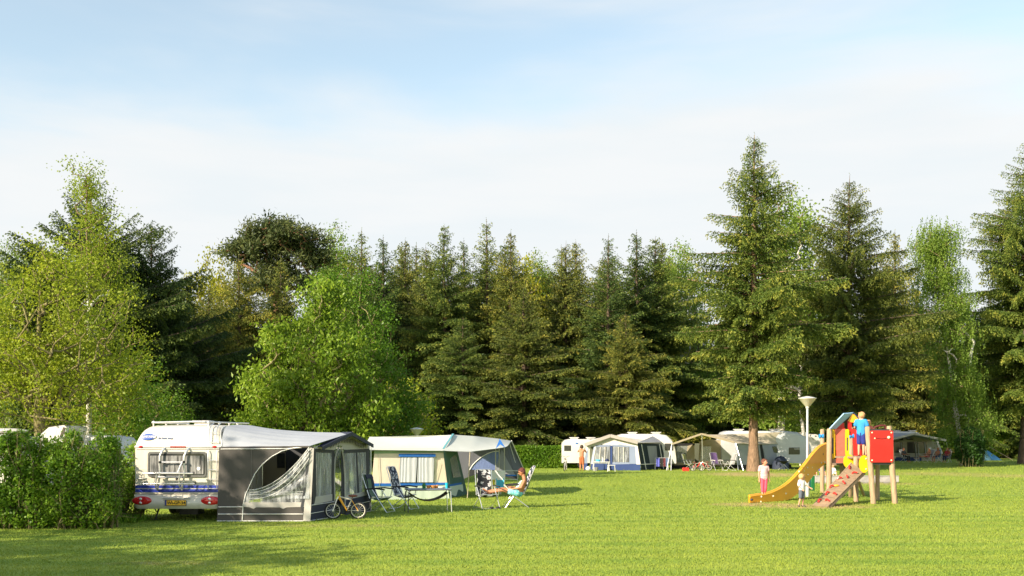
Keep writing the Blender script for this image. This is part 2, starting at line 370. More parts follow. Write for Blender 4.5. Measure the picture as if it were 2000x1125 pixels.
def broadleaf(seed, H, lobes, n_t, trunk_h, trunk_r, leaf, lw, per, sigma, mat, bark=None, hang=0.0, shell=0.55, strand=0, lean=(0, 0), thin=1.0, clump_var=0.5, multi=1):
    """lobes: (cx, cy, cz, rx, ry, rz) ellipsoids; limbs grow from the trunk to points spread through them"""
    rng = np.random.default_rng(seed); pts = []
    vol = np.array([l[3]*l[4]*l[5] for l in lobes])**0.75; vol /= vol.sum()
    for l, f in zip(lobes, vol):
        k = int(n_t*f)+2; u = unit(rng.normal(size=(k, 3))); r = (shell+(1-shell)*rng.random(k))**1.0*np.where(rng.random(k) < 0.3, rng.random(k)**0.5, 1)*rng.uniform(0.86, 1.1, k)
        pts.append(np.array(l[:3])+u*r[:, None]*np.array(l[3:]))
    T_ = np.concatenate(pts); T_ = T_[T_[:, 2] > trunk_h*0.55]
    nodes = []; par = []
    zt = max(l[2] for l in lobes); K = 12
    for i in range(K+1):
        s = i/K; nodes.append(np.array([lean[0]*s+0.12*math.sin(3.1*s+seed)*s, lean[1]*s+0.12*math.cos(2.3*s+seed)*s, zt*s])); par.append(i-1)
    order = np.argsort(np.linalg.norm(T_-np.array([lean[0]/2, lean[1]/2, trunk_h+0.2*(H-trunk_h)]), axis=1)); tips = []
    for i in order:
        q = T_[i]; A = np.array(nodes); d = q-A; dist = np.linalg.norm(d, axis=1)
        cost = dist+np.maximum(0, (A[:, 2]-q[2]+0.35*np.hypot(d[:, 0], d[:, 1])))*0.9+np.where(A[:, 2] < trunk_h*0.75, 99, 0)
        j = int(np.argmin(cost)); a = nodes[j]; L = dist[j]; m = max(1, int(L/0.55)); pv = j
        for s in range(1, m+1):
            f = s/m; p = a+(q-a)*f+np.array([0, 0, 0.10*L*math.sin(math.pi*f)])+(rng.normal(0, 0.05*min(L, 1.2), 3) if s < m else 0)
            nodes.append(p); par.append(pv); pv = len(nodes)-1
        tips.append(pv)
    cnt = np.zeros(len(nodes))
    for t in tips:
        k = t
        while k >= 0: cnt[k] += 1; k = par[k]
    cnt = np.maximum(cnt, 1); rad = 0.008+trunk_r*(cnt/cnt.max())**0.47
    segs = []
    for k in range(1, len(nodes)):
        p = par[k]; r1 = min(rad[p], rad[k]*1.35); segs.append((tuple(nodes[p]), tuple(nodes[k]), r1 if k > K else rad[p]*(1.35 if p == 0 else 1), rad[k]))
    A = np.array(nodes); C = []; D = []; TT = []
    nd = A[K+1:]; up = cnt[K+1:]
    cen = nd[up <= 4]; cen = cen[rng.random(len(cen)) < thin]
    for c in cen:
        k = max(2, int(per*rng.uniform(1-clump_var, 1+clump_var))); ct = rng.normal(0, 0.12)
        if strand:
            ns = max(1, k//8)
            for _ in range(ns):
                st = c+rng.normal(0, sigma, 3); ln = strand*rng.uniform(0.4, 1.2); w = np.linspace(0, 1, 8)[:, None]
                C.append(st+np.array([rng.normal(0, 0.12), rng.normal(0, 0.12), -1])*w*ln+rng.normal(0, 0.03, (8, 3))); D.append(rng.normal(0, 0.5, (8, 3))+np.array([0, 0, -0.8])); TT.append(np.clip(rng.normal(0.4, 0.15, 8)+ct, 0, 1))
        else:
            C.append(c+rng.normal(0, 1, (k, 3))*sigma*np.array([1, 1, 0.65])); D.append(rng.normal(0, 1, (k, 3))+np.array([0, 0, -hang])); TT.append(np.clip(rng.normal(0.4, 0.17, k)+ct, 0, 1))
    C = np.concatenate(C); D = np.concatenate(D); TT = np.concatenate(TT); n = len(C)
    return skeleton_mesh('trunk', segs, bark or BARKO, 6), leaf_mesh('crown', C, D, leaf*rng.uniform(0.6, 1.3, n), lw*rng.uniform(0.7, 1.3, n), mat, TT, rng)
def plant_tree(name, meshes, loc, label, cat='tree', group=None, rz=0, sc=(1, 1, 1), tname='trunk'):
    t = thing(name, label, cat, loc, rz, group); t.scale = sc
    for nm, me in ((tname, meshes[0]), ('crown', meshes[1])):
        o = bpy.data.objects.new(nm, me); COL.objects.link(o); o.parent = t
    return t
def TH(top, Y): return CAM_H+(HZ-top)/F*Y
L_SPR = leafmat('spruce_needles', (0.052, 0.10, 0.024), (0.155, 0.21, 0.036), 0.35, 0.6, (0.31, 0.32, 0.05))
L_SPB = leafmat('spruce_needles_brownish', (0.07, 0.105, 0.024), (0.195, 0.22, 0.036), 0.35, 0.6, (0.38, 0.33, 0.055))
L_FIR = leafmat('fir_needles_dark', (0.03, 0.062, 0.018), (0.075, 0.12, 0.028), 0.3, 0.6, (0.17, 0.21, 0.04))
L_HERO = leafmat('big_spruce_needles', (0.06, 0.115, 0.022), (0.18, 0.235, 0.036), 0.38, 0.6, (0.35, 0.34, 0.055))
L_OAK = leafmat('oak_spring_leaves', (0.16, 0.23, 0.015), (0.28, 0.34, 0.022), 0.5, 0.5, (0.40, 0.42, 0.03))
L_BIR = leafmat('birch_leaves', (0.13, 0.22, 0.03), (0.23, 0.33, 0.05), 0.5, 0.5, (0.32, 0.42, 0.07))
L_BIY = leafmat('young_birch_leaves', (0.15, 0.22, 0.018), (0.28, 0.35, 0.025), 0.5, 0.5, (0.36, 0.42, 0.04))
L_CHE = leafmat('chestnut_leaves', (0.11, 0.20, 0.015), (0.24, 0.35, 0.028), 0.45, 0.45, (0.36, 0.46, 0.05))
L_LIM = leafmat('lime_leaves', (0.085, 0.18, 0.014), (0.17, 0.29, 0.022), 0.45, 0.45, (0.27, 0.38, 0.04))
L_HED = leafmat('hedge_leaves', (0.11, 0.23, 0.018), (0.24, 0.38, 0.03), 0.5, 0.45, (0.42, 0.52, 0.06))
L_YEL = leafmat('yellow_spring_leaves', (0.22, 0.24, 0.015), (0.34, 0.34, 0.02), 0.45, 0.5)
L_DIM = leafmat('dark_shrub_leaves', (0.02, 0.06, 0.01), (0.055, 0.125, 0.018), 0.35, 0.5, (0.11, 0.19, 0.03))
L_PIN = leafmat('pine_needles', (0.05, 0.075, 0.025), (0.13, 0.15, 0.04), 0.25, 0.6, (0.22, 0.2, 0.06))
L_BRO = leafmat('copper_leaves', (0.12, 0.05, 0.02), (0.24, 0.10, 0.05), 0.3, 0.6)
# ---- conifers: a handful of models, each tree its own object
CV = [conifer(11+i, 22, 5.0+0.25*i, 0.8, 1.15, 0.26+0.03*i, 0.28, 0.10, (L_SPR, L_SPB, L_SPR, L_SPB, L_SPR)[i], 0.55, power=0.95, pk=1.3, lk=0.9, short=0.3, upk=0.6, step=0.48, irregular=0.34, sag=(0.25, 0.5, 0.35, 0.6, 0.3)[i]) for i in range(5)]
def conif_at(var, px, Y, top, label, group=None, name='spruce_tree', wid=1.0, rz=None, X=None):
    h = TH(top, Y); k = h/22; x = (px-1000)/F*Y if X is None else X
    return plant_tree(name, CV[var], (x, Y, 0), label, 'tree', group, rz if rz is not None else random.uniform(0, 6.28), (k*wid, k*wid, k))
front = [
 (0, 704, 98, 447, 'tall spruce of the forest row, just right of the round bright green tree'),
 (2, 748, 95, 462, 'slim spruce of the forest row, second spire right of the round green trees'),
 (1, 792, 100, 468, 'spruce of the forest row, third spire right of the bright green trees'),
 (3, 832, 94, 478, 'spruce above the ridge of the cream trailer tent'),
 (4, 868, 92, 440, 'tall narrow spruce with hanging golden branches above the cream tent ridge end'),
 (2, 906, 98, 468, 'spruce between two taller spires above the cream tent porch'),
 (0, 952, 95, 428, 'tallest spruce of the middle forest row, with a bare pointed tip'),
 (1, 998, 93, 452, 'brown tinted spruce just right of the tallest middle spire'),
 (3, 1105, 97, 474, 'broad spruce above the small white caravan beside the clipped hedge'),
 (0, 1188, 93, 458, 'dark spruce standing above the blue and white awning'),
 (2, 1243, 97, 452, 'slim dark spruce above the right end of the blue awning'),
 (4, 1281, 99, 464, 'thin spruce with a bare lower stem left of the huge spruce'),
 (1, 1748, 112, 452, 'small spruce spire between the big conifer and the pale birch on the right'),
 (3, 1792, 114, 560, 'low brownish conifer left of the pale birch'),
 (1, 1712, 111, 520, 'brownish spruce behind the tall thin topped conifer'),
 (3, 466, 74, 500, 'brown tinted spruce under the pine, left half'),
 (1, 548, 76, 506, 'brown tinted spruce under the pine crown, right half'),
 (3, 408, 70, 560, 'low olive spruce left of the pine, behind the caravan roof'),
]
for v, px, Y, top, lab in front:
    conif_at(v, px, Y, top, lab, 'spruces along the edge of the wood', wid={466: 1.25, 548: 1.2, 408: 1.25, 1105: 1.05}.get(px, random.uniform(0.92, 1.12)))
conif_at(1, 1022, 84, 560, 'golden green spruce pushed forward of the row, wide sunlit boughs to the right', 'spruces along the edge of the wood', wid=1.5)
conif_at(3, 1222, 86, 610, 'low spruce with sunlit boughs behind the blue awning', 'spruces along the edge of the wood', wid=1.5)
conif_at(4, 905, 86, 620, 'low golden spruce behind the cream tent porch', 'spruces along the edge of the wood', wid=1.4)
conif_at(2, 700, 80, 640, 'low dark spruce peeping right of the round green trees', 'spruces along the edge of the wood', wid=1.4)
random.seed(21)
for i in range(2, 62):      # deeper rows
    Y = (110, 120, 129)[i % 3]+random.uniform(-3, 3)+(6 if i > 48 else 0); px = -160+i*36+random.uniform(-14, 14)
    top = random.uniform(466, 535) if 640 < px < 1330 else (random.uniform(540, 620) if px < 640 else random.uniform(560, 640))
    conif_at(random.choice((0, 2, 4, 1, 3)), px, Y, top, 'dark spruce standing deep in the wood, behind the front row', 'spruces deep in the wood', wid=random.uniform(0.95, 1.3))
# left dark firs
FIRM = conifer(77, 20, 7.6, 1.0, 1.3, 0.04, 0.27, 0.095, L_FIR, 0.4, 0.8, 0.52, 0.3, short=0.3, irregular=0.36, pk=1.3, lk=0.8)
for px, Y, top, sx, lab in ((176, 60, 352, 1.0, 'very dark broad fir rising behind the yellow green oak and birch'),
                            (300, 64, 438, 0.95, 'dark fir right of the broad dark fir, with feathery tiers'),
                            (60, 66, 470, 1.0, 'dark fir at the left edge behind the oak'),
                            (345, 66, 560, 0.75, 'low dark fir behind the white caravan roof')):
    k = TH(top, Y)/20; plant_tree('fir_tree', FIRM, ((px-1000)/F*Y, Y, 0), lab, 'tree', 'dark firs on the left', random.uniform(0, 6), (k*sx, k*sx, k))
# the hero spruce
g = G(1473, 921); hh = TH(264, g.y)
plant_tree('giant_spruce', conifer(5, hh, 5.1, 4.2, 1.4, 0.17, 0.22, 0.078, L_HERO, 0.62, 0.85, 0.40, 0.6, pk=1.6, lk=0.9, short=0.5, upk=0.42, bark=M('spruce_bark', (0.21, 0.135, 0.085), 0.95, 0.4, 5, bump=0.8, stretch=(3, 3, 0.6)), bare=0.04, irregular=0.3), g,
           'huge lone spruce with a bare brown trunk, standing before the beige awning', 'tree')
Y = 78; plant_tree('thin_topped_conifer', conifer(9, TH(342, Y), 6.0, 4.2, 1.35, 0.14, 0.23, 0.08, L_SPB, 0.6, 0.9, 0.42, 0.55, bare=0.04, irregular=0.3, pk=1.5, lk=0.85, short=0.4, upk=0.4), ((1660-1000)/F*Y, Y, 0), 'tall conifer with a thin brown cone laden top, behind the play tower', 'tree')
Y = 89; plant_tree('right_edge_spruce'.replace('right_edge_', 'drooping_'), conifer(31, TH(268, Y), 7.0, 5.2, 1.35, 0.2, 0.23, 0.08, L_HERO, 0.5, 0.85, 0.45, 0.7, bare=0.04, irregular=0.28, pk=1.35, lk=0.85, short=0.4, upk=0.4), ((2002-1000)/F*Y, Y, 0), 'tall spruce with long drooping boughs, cut by the right edge of the photo', 'tree')
# ---- broadleaved trees
Y = 36; h = TH(440, Y)
plant_tree('oak_tree', broadleaf(3, h, [(0.2, 0, 5.6, 3.4, 3.0, 3.0), (0.9, 0, 4.1, 3.4, 3, 1.8), (-1.2, 0, 4.4, 2.6, 2.4, 2.4), (0.5, 0, h-1.9, 1.7, 1.7, 1.6)], 640, 2.2, 0.18, 0.11, 0.075, 46, 0.27, L_OAK, BARKO, 0.2, 0.3), ((80-1000)/F*Y, Y, 0), 'spreading oak in young yellow green leaf above the left hedge', 'tree')
Y = 40; h = TH(286, Y)
plant_tree('birch_tree', broadleaf(8, h, [(0.15, 0, 5.5, 2.1, 2.0, 3.3), (0.3, 0, 9.0, 1.3, 1.3, 2.6), (-0.1, 0, h-1.7, 0.7, 0.7, 1.7), (0.8, 0, 4.4, 1.6, 1.5, 1.7)], 540, 2.2, 0.10, 0.095, 0.065, 60, 0.3, L_BIY, BARKB, 0.6, 0.25, lean=(0.1, 0)), ((172-1000)/F*Y, Y, 0), 'slender birch with a white stem and thin leaning tip, right of the oak', 'tree')
Y = 46
SHR = broadleaf(12, 5, [(0, 0, 2.9, 1.9, 1.8, 2.3), (0.8, 0, 2.0, 1.6, 1.5, 1.6), (-1, 0, 1.9, 1.4, 1.4, 1.6)], 260, 0.7, 0.08, 0.11, 0.07, 50, 0.28, L_LIM, BARKO, 0.2, 0.3)
for px, Y, top, lab in ((232, 44, 660, 'fresh green bushy tree between the birch and the caravan'), (335, 56, 742, 'mid green bushy tree behind the caravan roof bars'), (275, 50, 720, 'bushy green tree just left of the caravan roof')):
    k = TH(top, Y)/5.2; plant_tree('bushy_tree', SHR, ((px-1000)/F*Y, Y, 0), lab, 'tree', 'bushy trees behind the caravan', px*0.7, (k*1.0, k*1.0, k))
Y = 48; h = TH(520, Y)
plant_tree('chestnut_tree', broadleaf(4, h, [(-2.3, -0.4, 2.9, 1.5, 1.6, 1.5), (-2.2, 0, 4.8, 1.3, 1.8, 1.2), (-1.3, -0.6, 6.6, 1.0, 1.4, 1.1), (-0.4, -1.2, 4.2, 2.0, 1.8, 1.9), (0.5, 0, 7.2, 1.4, 1.8, 1.5), (0.4, 0, h-1.5, 0.9, 1.0, 1.4), (1.0, -1.2, 5.6, 1.9, 1.8, 1.7), (0.2, -0.5, 2.4, 2.8, 2.2, 1.2), (2.1, -0.2, 3.4, 1.8, 2, 1.7)], 640, 1.3, 0.2, 0.22, 0.10, 50, 0.27, L_CHE, BARKO, 1.3, 0.45), ((612-1000)/F*Y, Y, 0), 'bright green chestnut with big drooping leaves behind the awning roof', 'tree')
Y = 53; h = TH(508, Y)
plant_tree('lime_tree', broadleaf(14, h, [(-1.5, 0, h-2.2, 1.1, 1.3, 2.1), (0.1, 0, h-2.7, 1.2, 1.3, 2.3), (1.0, 0, h-4.2, 0.9, 1.3, 1.9), (-0.8, -0.8, 6.2, 1.8, 1.8, 2.0), (0.9, -0.8, 5.4, 1.8, 1.8, 2.0), (2.2, 0, 3.6, 1.3, 1.6, 1.8), (0.6, -0.9, 2.9, 2.6, 2.0, 1.7), (-1.8, 0, 3.5, 1.8, 1.8, 2.2)], 660, 1.3, 0.2, 0.14, 0.09, 66, 0.28, L_LIM, BARKO, 0.3, 0.4), ((705-1000)/F*Y, Y, 0), 'rounded deep green lime tree overlapping the chestnut on its right', 'tree')
Y = 58; h = TH(688, Y)
plant_tree('hornbeam_tree', broadleaf(16, h, [(0, 0, 3.2, 2.0, 2.0, 2.6), (0.7, 0, 2.2, 1.6, 1.5, 1.6)], 220, 0.9, 0.1, 0.16, 0.1, 26, 0.28, L_OAK, BARKO, 0.2, 0.35), ((795-1000)/F*Y, Y, 0), 'small yellowish tree at the right foot of the round green trees', 'tree')
Y = 84; h = TH(416, Y)
plant_tree('pine_tree', broadleaf(19, h, [(0.2, 0, h-2.0, 3.3, 3, 1.5), (2.7, 0, h-3.4, 1.9, 2, 1.8), (-2.5, 0, h-3.2, 2.0, 2, 1.2), (-0.6, 0, h-5.6, 2.8, 2.6, 1.4), (0.2, 0.3, h-3.9, 2.0, 1.6, 1.3), (2.6, 0, h-5.6, 1.1, 1.5, 1.0)], 430, 9, 0.3, 0.40, 0.10, 85, 0.38, L_PIN, BARKP, -0.2, 0.35), ((540-1000)/F*Y, Y, 0), 'old pine with a flat rounded olive crown left of the middle', 'tree')
MED = broadleaf(23, 16, [(0, 0, 9.5, 3.2, 3.0, 5.5), (0.4, 0, 13, 2.2, 2.1, 3), (-0.6, 0, 5, 3.0, 3.0, 3.4)], 560, 2.0, 0.2, 0.19, 0.12, 62, 0.42, L_BIR, BARKB, 0.5, 0.3, strand=0)
for px, Y, top, w, lab in ((1526, 84, 362, 1.0, 'fresh green birch showing behind the right flank of the huge spruce'),
                           (1330, 104, 470, 0.8, 'green birch peeping left of the huge spruce'), (1566, 92, 560, 1.2, 'low green birch between the two big conifers on the right'),
                           (1046, 108, 492, 0.7, 'light green treetop between the brown spruce and the broad spruce'),
                           (650, 100, 438, 0.75, 'wispy pale birch top behind the lime tree'), (20, 58, 470, 0.6, 'pale birch top at the left edge behind the oak')):
    k = TH(top, Y)/16.2; plant_tree('birch_tree', MED, ((px-1000)/F*Y, Y, 0), lab, 'tree', 'birches among the conifers', px*0.3, (k*w, k*w, k))
YM = broadleaf(27, 12, [(0, 0, 8, 3.4, 3, 3.8)], 220, 3, 0.2, 0.22, 0.14, 50, 0.42, L_YEL, BARKO, 0.1, 0.5)
for px, Y, top, lab in ((412, 112, 486, 'yellow treetop left of the old pine'), (1020, 106, 505, 'yellow leaved tree tucked between the middle spruces'), (722, 104, 530, 'yellow treetop glimpsed right of the lime tree')):
    k = TH(top, Y)/12; plant_tree('yellow_tree', YM, ((px-1000)/F*Y, Y, 0), lab, 'tree', 'yellow spring trees', px, (k*0.62, k*0.62, k))
g = G(1882, 909); h = TH(420, g.y)
plant_tree('weeping_birch', broadleaf(29, h, [(-2.4, 0, h-2.6, 2.1, 2, 2.4), (-1.9, 0, h-5.2, 2.2, 2.0, 2.6), (-1.1, 0, h-8.5, 2.4, 2.2, 4.2), (-0.3, 0, 6.5, 2.3, 2.2, 4.0), (0.4, 0, 3.6, 2.3, 2, 1.8)], 620, 1.8, 0.2, 0.16, 0.10, 150, 0.4, L_BIR, BARKB, 0.6, 0.25, strand=1.3, lean=(-2.4, 0)), g, 'pale green weeping birch behind the dark bush on the right', 'tree')
g = G(1577, 912); 
plant_tree('leaning_birch', broadleaf(37, 9, [(-1.0, 0, 7.6, 1.6, 1.6, 2.2)], 160, 3.5, 0.14, 0.15, 0.09, 20, 0.3, L_BIR, BARKB, 0.6, 0.3, lean=(-0.9, 0)), g, 'pale leaning birch stem right behind the street lamp', 'tree')
for i, (px, py, top) in enumerate(((1962, 890, 600), (1984, 889, 560), (1999, 893, 540), (1945, 888, 640))):
    g = G(px, py); plant_tree('bare_stem_pine', conifer(50+i, TH(top, g.y), 3.6, 7.5, 0.6, 0.1, 0.5, 0.16, L_SPR, 0.4, 0.6, 0.8, 0.3, bark=BARKP), g,
      ('thin reddish pine stem at the wood edge, leftmost but one by the blue tent', 'reddish pine stem at the wood edge near the right border', 'reddish pine stem cut by the right border of the photo', 'thin pine stem nearest the light blue tent')[i], 'tree', 'pines with bare stems at the right edge')
# ---- bushes and hedges
def bush_mesh(seed, size, n, leaf, lw, mat, shape='box', hang=0.3, rough=0.12):
    rng = np.random.default_rng(seed); sx, sy, sz = size
    if shape == 'box':
        p = rng.uniform(-1, 1, (n, 3)); k = rng.integers(0, 3, n); sg = np.where(rng.random(n) < 0.5, -1, 1)
        r = 1-np.abs(rng.normal(0, 0.22, n)); 
        for a in range(3): p[:, a] = np.where(k == a, sg*r, p[:, a])
    else:
        u = unit(rng.normal(size=(n, 3))); p = u*(1-np.abs(rng.normal(0, 0.25, n)))[:, None]
    ph = rng.uniform(0, 6, 6)
    q = p*np.array([sx, sy, sz])/2
    w = np.sin(q[:, 0]*2.1+ph[0])*np.sin(q[:, 2]*2.7+ph[1])+0.6*np.sin(q[:, 0]*5.3+ph[2]+q[:, 2]*3.9)+0.5*np.sin(q[:, 1]*4+ph[3])
    q = q*(1+rough*w[:, None]*np.array([0.15 if sx > 3 else 0.6, 1, 0.35])); q[:, 2] += sz/2
    q += rng.normal(0, 0.03, q.shape); q[:, 2] = np.abs(q[:, 2])
    D = rng.normal(size=(n, 3))+np.array([0, 0, -hang]); m = leaf_mesh('foliage', q, D, leaf*rng.uniform(0.6, 1.3, n), lw*rng.uniform(0.7, 1.3, n), mat, np.clip(rng.normal(0.4, 0.18, n)+0.12*w, 0, 1), rng)
    segs = []
    for _ in range(int(18+sx*7)):
        x = rng.uniform(-sx, sx)*0.42; y = rng.uniform(-sy, sy)*0.25; a = np.array([x, y, 0.]); r = rng.uniform(0.012, 0.03)
        for s in range(6):
            b = a+np.array([rng.normal(0, 0.09), rng.normal(0, 0.07), sz*0.155]); segs.append((tuple(a), tuple(b), r, r*0.8)); a = b; r *= 0.8
            e = a+rng.normal(0, 0.25, 3); segs.append((tuple(a), tuple(e), r*0.6, r*0.3))
    return skeleton_mesh('stem', segs, BARKO, 4), m
def bush(name, meshes, loc, label, cat, rz=0, sc=(1, 1, 1), group=None):
    t = thing(name, label, cat, loc, rz, group); t.scale = sc
    for nm, me in (('stem', meshes[0]), ('foliage', meshes[1])):
        o = bpy.data.objects.new(nm, me); COL.objects.link(o); o.parent = t
    return t
def lumpy(seed, lumps, n, leaf, lw, mat, gap=0.0):
    """ragged hedge: leaves over many overlapping lumps, with bare twiggy places"""
    rng = np.random.default_rng(seed); L = np.array(lumps); a = (L[:, 3]*L[:, 5]); a = a/a.sum(); k = rng.choice(len(L), n, p=a)
    u = unit(rng.normal(size=(n, 3))); r = 1-np.abs(rng.normal(0, 0.22, n)); q = L[k, :3]+u*r[:, None]*L[k, 3:6]*(1+0.10*np.sin(u[:, :1]*9+k[:, None]))
    w = np.sin(q[:, 0]*4.3+seed)*np.sin(q[:, 2]*4.9+seed*2)+0.5*np.sin(q[:, 0]*11)*np.sin(q[:, 2]*9)
    keep = (q[:, 2] > 0.02) & ((w > -0.75+gap) | (rng.random(n) < 0.25)); q = q[keep]; w = w[keep]; n = len(q)
    ex = rng.random(n) < 0.05; q[ex] += rng.normal(0, 0.12, (ex.sum(), 3)); q[:, 2] = np.abs(q[:, 2])
    m = leaf_mesh('foliage', q, rng.normal(size=(n, 3))+np.array([0, 0, 0.1]), leaf*rng.uniform(0.55, 1.35, n), lw*rng.uniform(0.7, 1.3, n), mat, np.clip(rng.normal(0.42, 0.2, n)+0.1*w, 0, 1), rng)
    segs = []
    for l in lumps:
        for _ in range(int(7+l[3]*8)):
            a_ = np.array([l[0]+rng.uniform(-1, 1)*l[3]*0.7, l[1]+rng.uniform(-1, 1)*l[4]*0.6, 0.]); r_ = rng.uniform(0.01, 0.028); top = l[2]+l[5]*rng.uniform(0.7, 1.05)
            for s_ in range(7):
                b_ = a_+np.array([rng.normal(0, 0.07), rng.normal(0, 0.06), top/7]); segs.append((tuple(a_), tuple(b_), r_, r_*0.82)); a_ = b_; r_ *= 0.82
                e = a_+rng.normal(0, 0.2, 3)+np.array([0, 0, 0.08]); segs.append((tuple(a_), tuple(e), r_*0.6, r_*0.25))
    return skeleton_mesh('stem', segs, BARKO, 4), m
random.seed(3)
def row(x0, x1, n, zt, r=0.62):
    o = []
    for i in range(n):
        x = x0+(x1-x0)*i/(n-1); o.append((x, random.uniform(-0.15, 0.2), 0.55, r*random.uniform(0.8, 1.15), 0.6, 0.6)); o.append((x+random.uniform(-0.2, 0.2), random.uniform(-0.1, 0.25), zt*0.62+random.uniform(-0.16, 0.14), r*random.uniform(0.7, 1.2), 0.5, zt*0.4*random.uniform(0.82, 1.15)))
        o.append((x+random.uniform(-0.4, 0.4), random.uniform(-0.1, 0.2), zt*random.uniform(0.86, 1.02), 0.22, 0.25, 0.26))
    return o
g = G(0, 1038); bush('hedge', lumpy(1, row(-1.2, 1.75, 6, 2.12), 44000, 0.085, 0.052, L_HED, 0.35), (g.x+0.1, g.y+0.75, 0), 'ragged tall hedge section at the left edge, leafiest one', 'hedge')
g = G(150, 1026); bush('hedge', lumpy(2, row(-0.5, 0.4, 2, 1.7, 0.36), 8000, 0.075, 0.045, L_HED, 0.7), (g.x+0.05, g.y+0.8, 0), 'thin twiggy hedge gap section behind the leaning post', 'hedge')
g = G(212, 1016); bush('hedge', lumpy(3, row(-0.55, 0.42, 3, 1.9, 0.42), 19000, 0.078, 0.047, L_HED, 0.4), (g.x, g.y+0.45, 0), 'green hedge section beside the white caravan', 'hedge')
a, b = G(1004, 915), G(1140, 915); bush('clipped_hedge', bush_mesh(5, ((b-a).length+0.6, 1.3, 1.62), 26000, 0.13, 0.085, L_HED, rough=0.05), ((a.x+b.x)/2, a.y+0.9, 0), 'clipped green hedge between the cream tent and the blue awning', 'hedge')
g = G(1883, 911); bush('dark_bush', bush_mesh(6, (2.1, 1.9, 3.1), 14000, 0.2, 0.12, L_DIM, 'ball', rough=0.22), g+V((0, -1.2, 0)), 'dark green bush round the foot of the weeping birch', 'bush')
SB = bush_mesh(7, (5, 3, 3), 9000, 0.3, 0.2, L_LIM, 'ball', rough=0.2); SB2 = bush_mesh(8, (6, 3, 4.5), 9000, 0.34, 0.22, L_DIM, 'ball', rough=0.2)
for i, (px, Y, s) in enumerate(((1925, 116, 1.2), (1952, 120, 0.9), (1700, 118, 1.3), (1780, 115, 1.5), (1840, 112, 1.3))):
    bush('wood_edge_bush', (SB, SB2)[i % 2], ((px-1000)/F*Y, Y, 0), ('broad leafy bush behind the blue dome tent', 'dark bush under the trees near the right border', 'leafy bush right behind the play tower', 'dark bush behind the grey awning', 'leafy bush at the right end of the grey awning')[i], 'bush', i, (s, s, s), 'bushes along the wood edge')
g = G(1996, 889); bush('copper_bush', bush_mesh(9, (1.6, 1.4, 4.0), 3000, 0.25, 0.16, L_BRO, 'ball'), g, 'tall reddish brown bush at the right border of the photo', 'bush')
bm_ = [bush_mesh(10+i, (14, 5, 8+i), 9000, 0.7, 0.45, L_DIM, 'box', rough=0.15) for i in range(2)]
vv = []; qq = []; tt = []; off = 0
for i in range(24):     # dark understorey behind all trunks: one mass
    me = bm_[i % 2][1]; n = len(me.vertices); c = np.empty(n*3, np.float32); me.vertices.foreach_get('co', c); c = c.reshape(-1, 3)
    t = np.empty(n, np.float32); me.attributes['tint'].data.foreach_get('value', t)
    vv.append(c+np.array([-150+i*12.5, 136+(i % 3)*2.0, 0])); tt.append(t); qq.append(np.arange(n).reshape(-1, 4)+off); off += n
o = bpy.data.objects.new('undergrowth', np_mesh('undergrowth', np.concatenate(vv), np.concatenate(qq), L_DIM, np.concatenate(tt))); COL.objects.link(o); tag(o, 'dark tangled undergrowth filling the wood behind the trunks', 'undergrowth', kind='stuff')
# ---- trees beyond the left border whose shadows fall on lawn and caravan
OFFS = broadleaf(43, 12, [(0, 0, 7.5, 2.6, 2.6, 3.6), (0.5, 0, 4.5, 2.4, 2.2, 1.8)], 130, 2.0, 0.2, 0.34, 0.24, 9, 0.4, L_OAK, BARKO, 0.2, 0.3)
OFF = broadleaf(41, 12, [(0, 0, 7.5, 2.6, 2.6, 3.6), (0.5, 0, 4.5, 2.4, 2.2, 1.8)], 240, 2.0, 0.2, 0.36, 0.26, 20, 0.4, L_OAK, BARKO, 0.2, 0.3)
for i, (x, y, s) in enumerate(((-22.0, 13.6, 1.1), (-21, 5.0, 1.1), (-26, 6.5, 1.2))):
    plant_tree('park_tree', (OFFS, OFF, OFF)[i], (x, y, 0), 'young tree standing left of the view', 'tree', 'trees left of the view', i*1.3, (s, s, s))
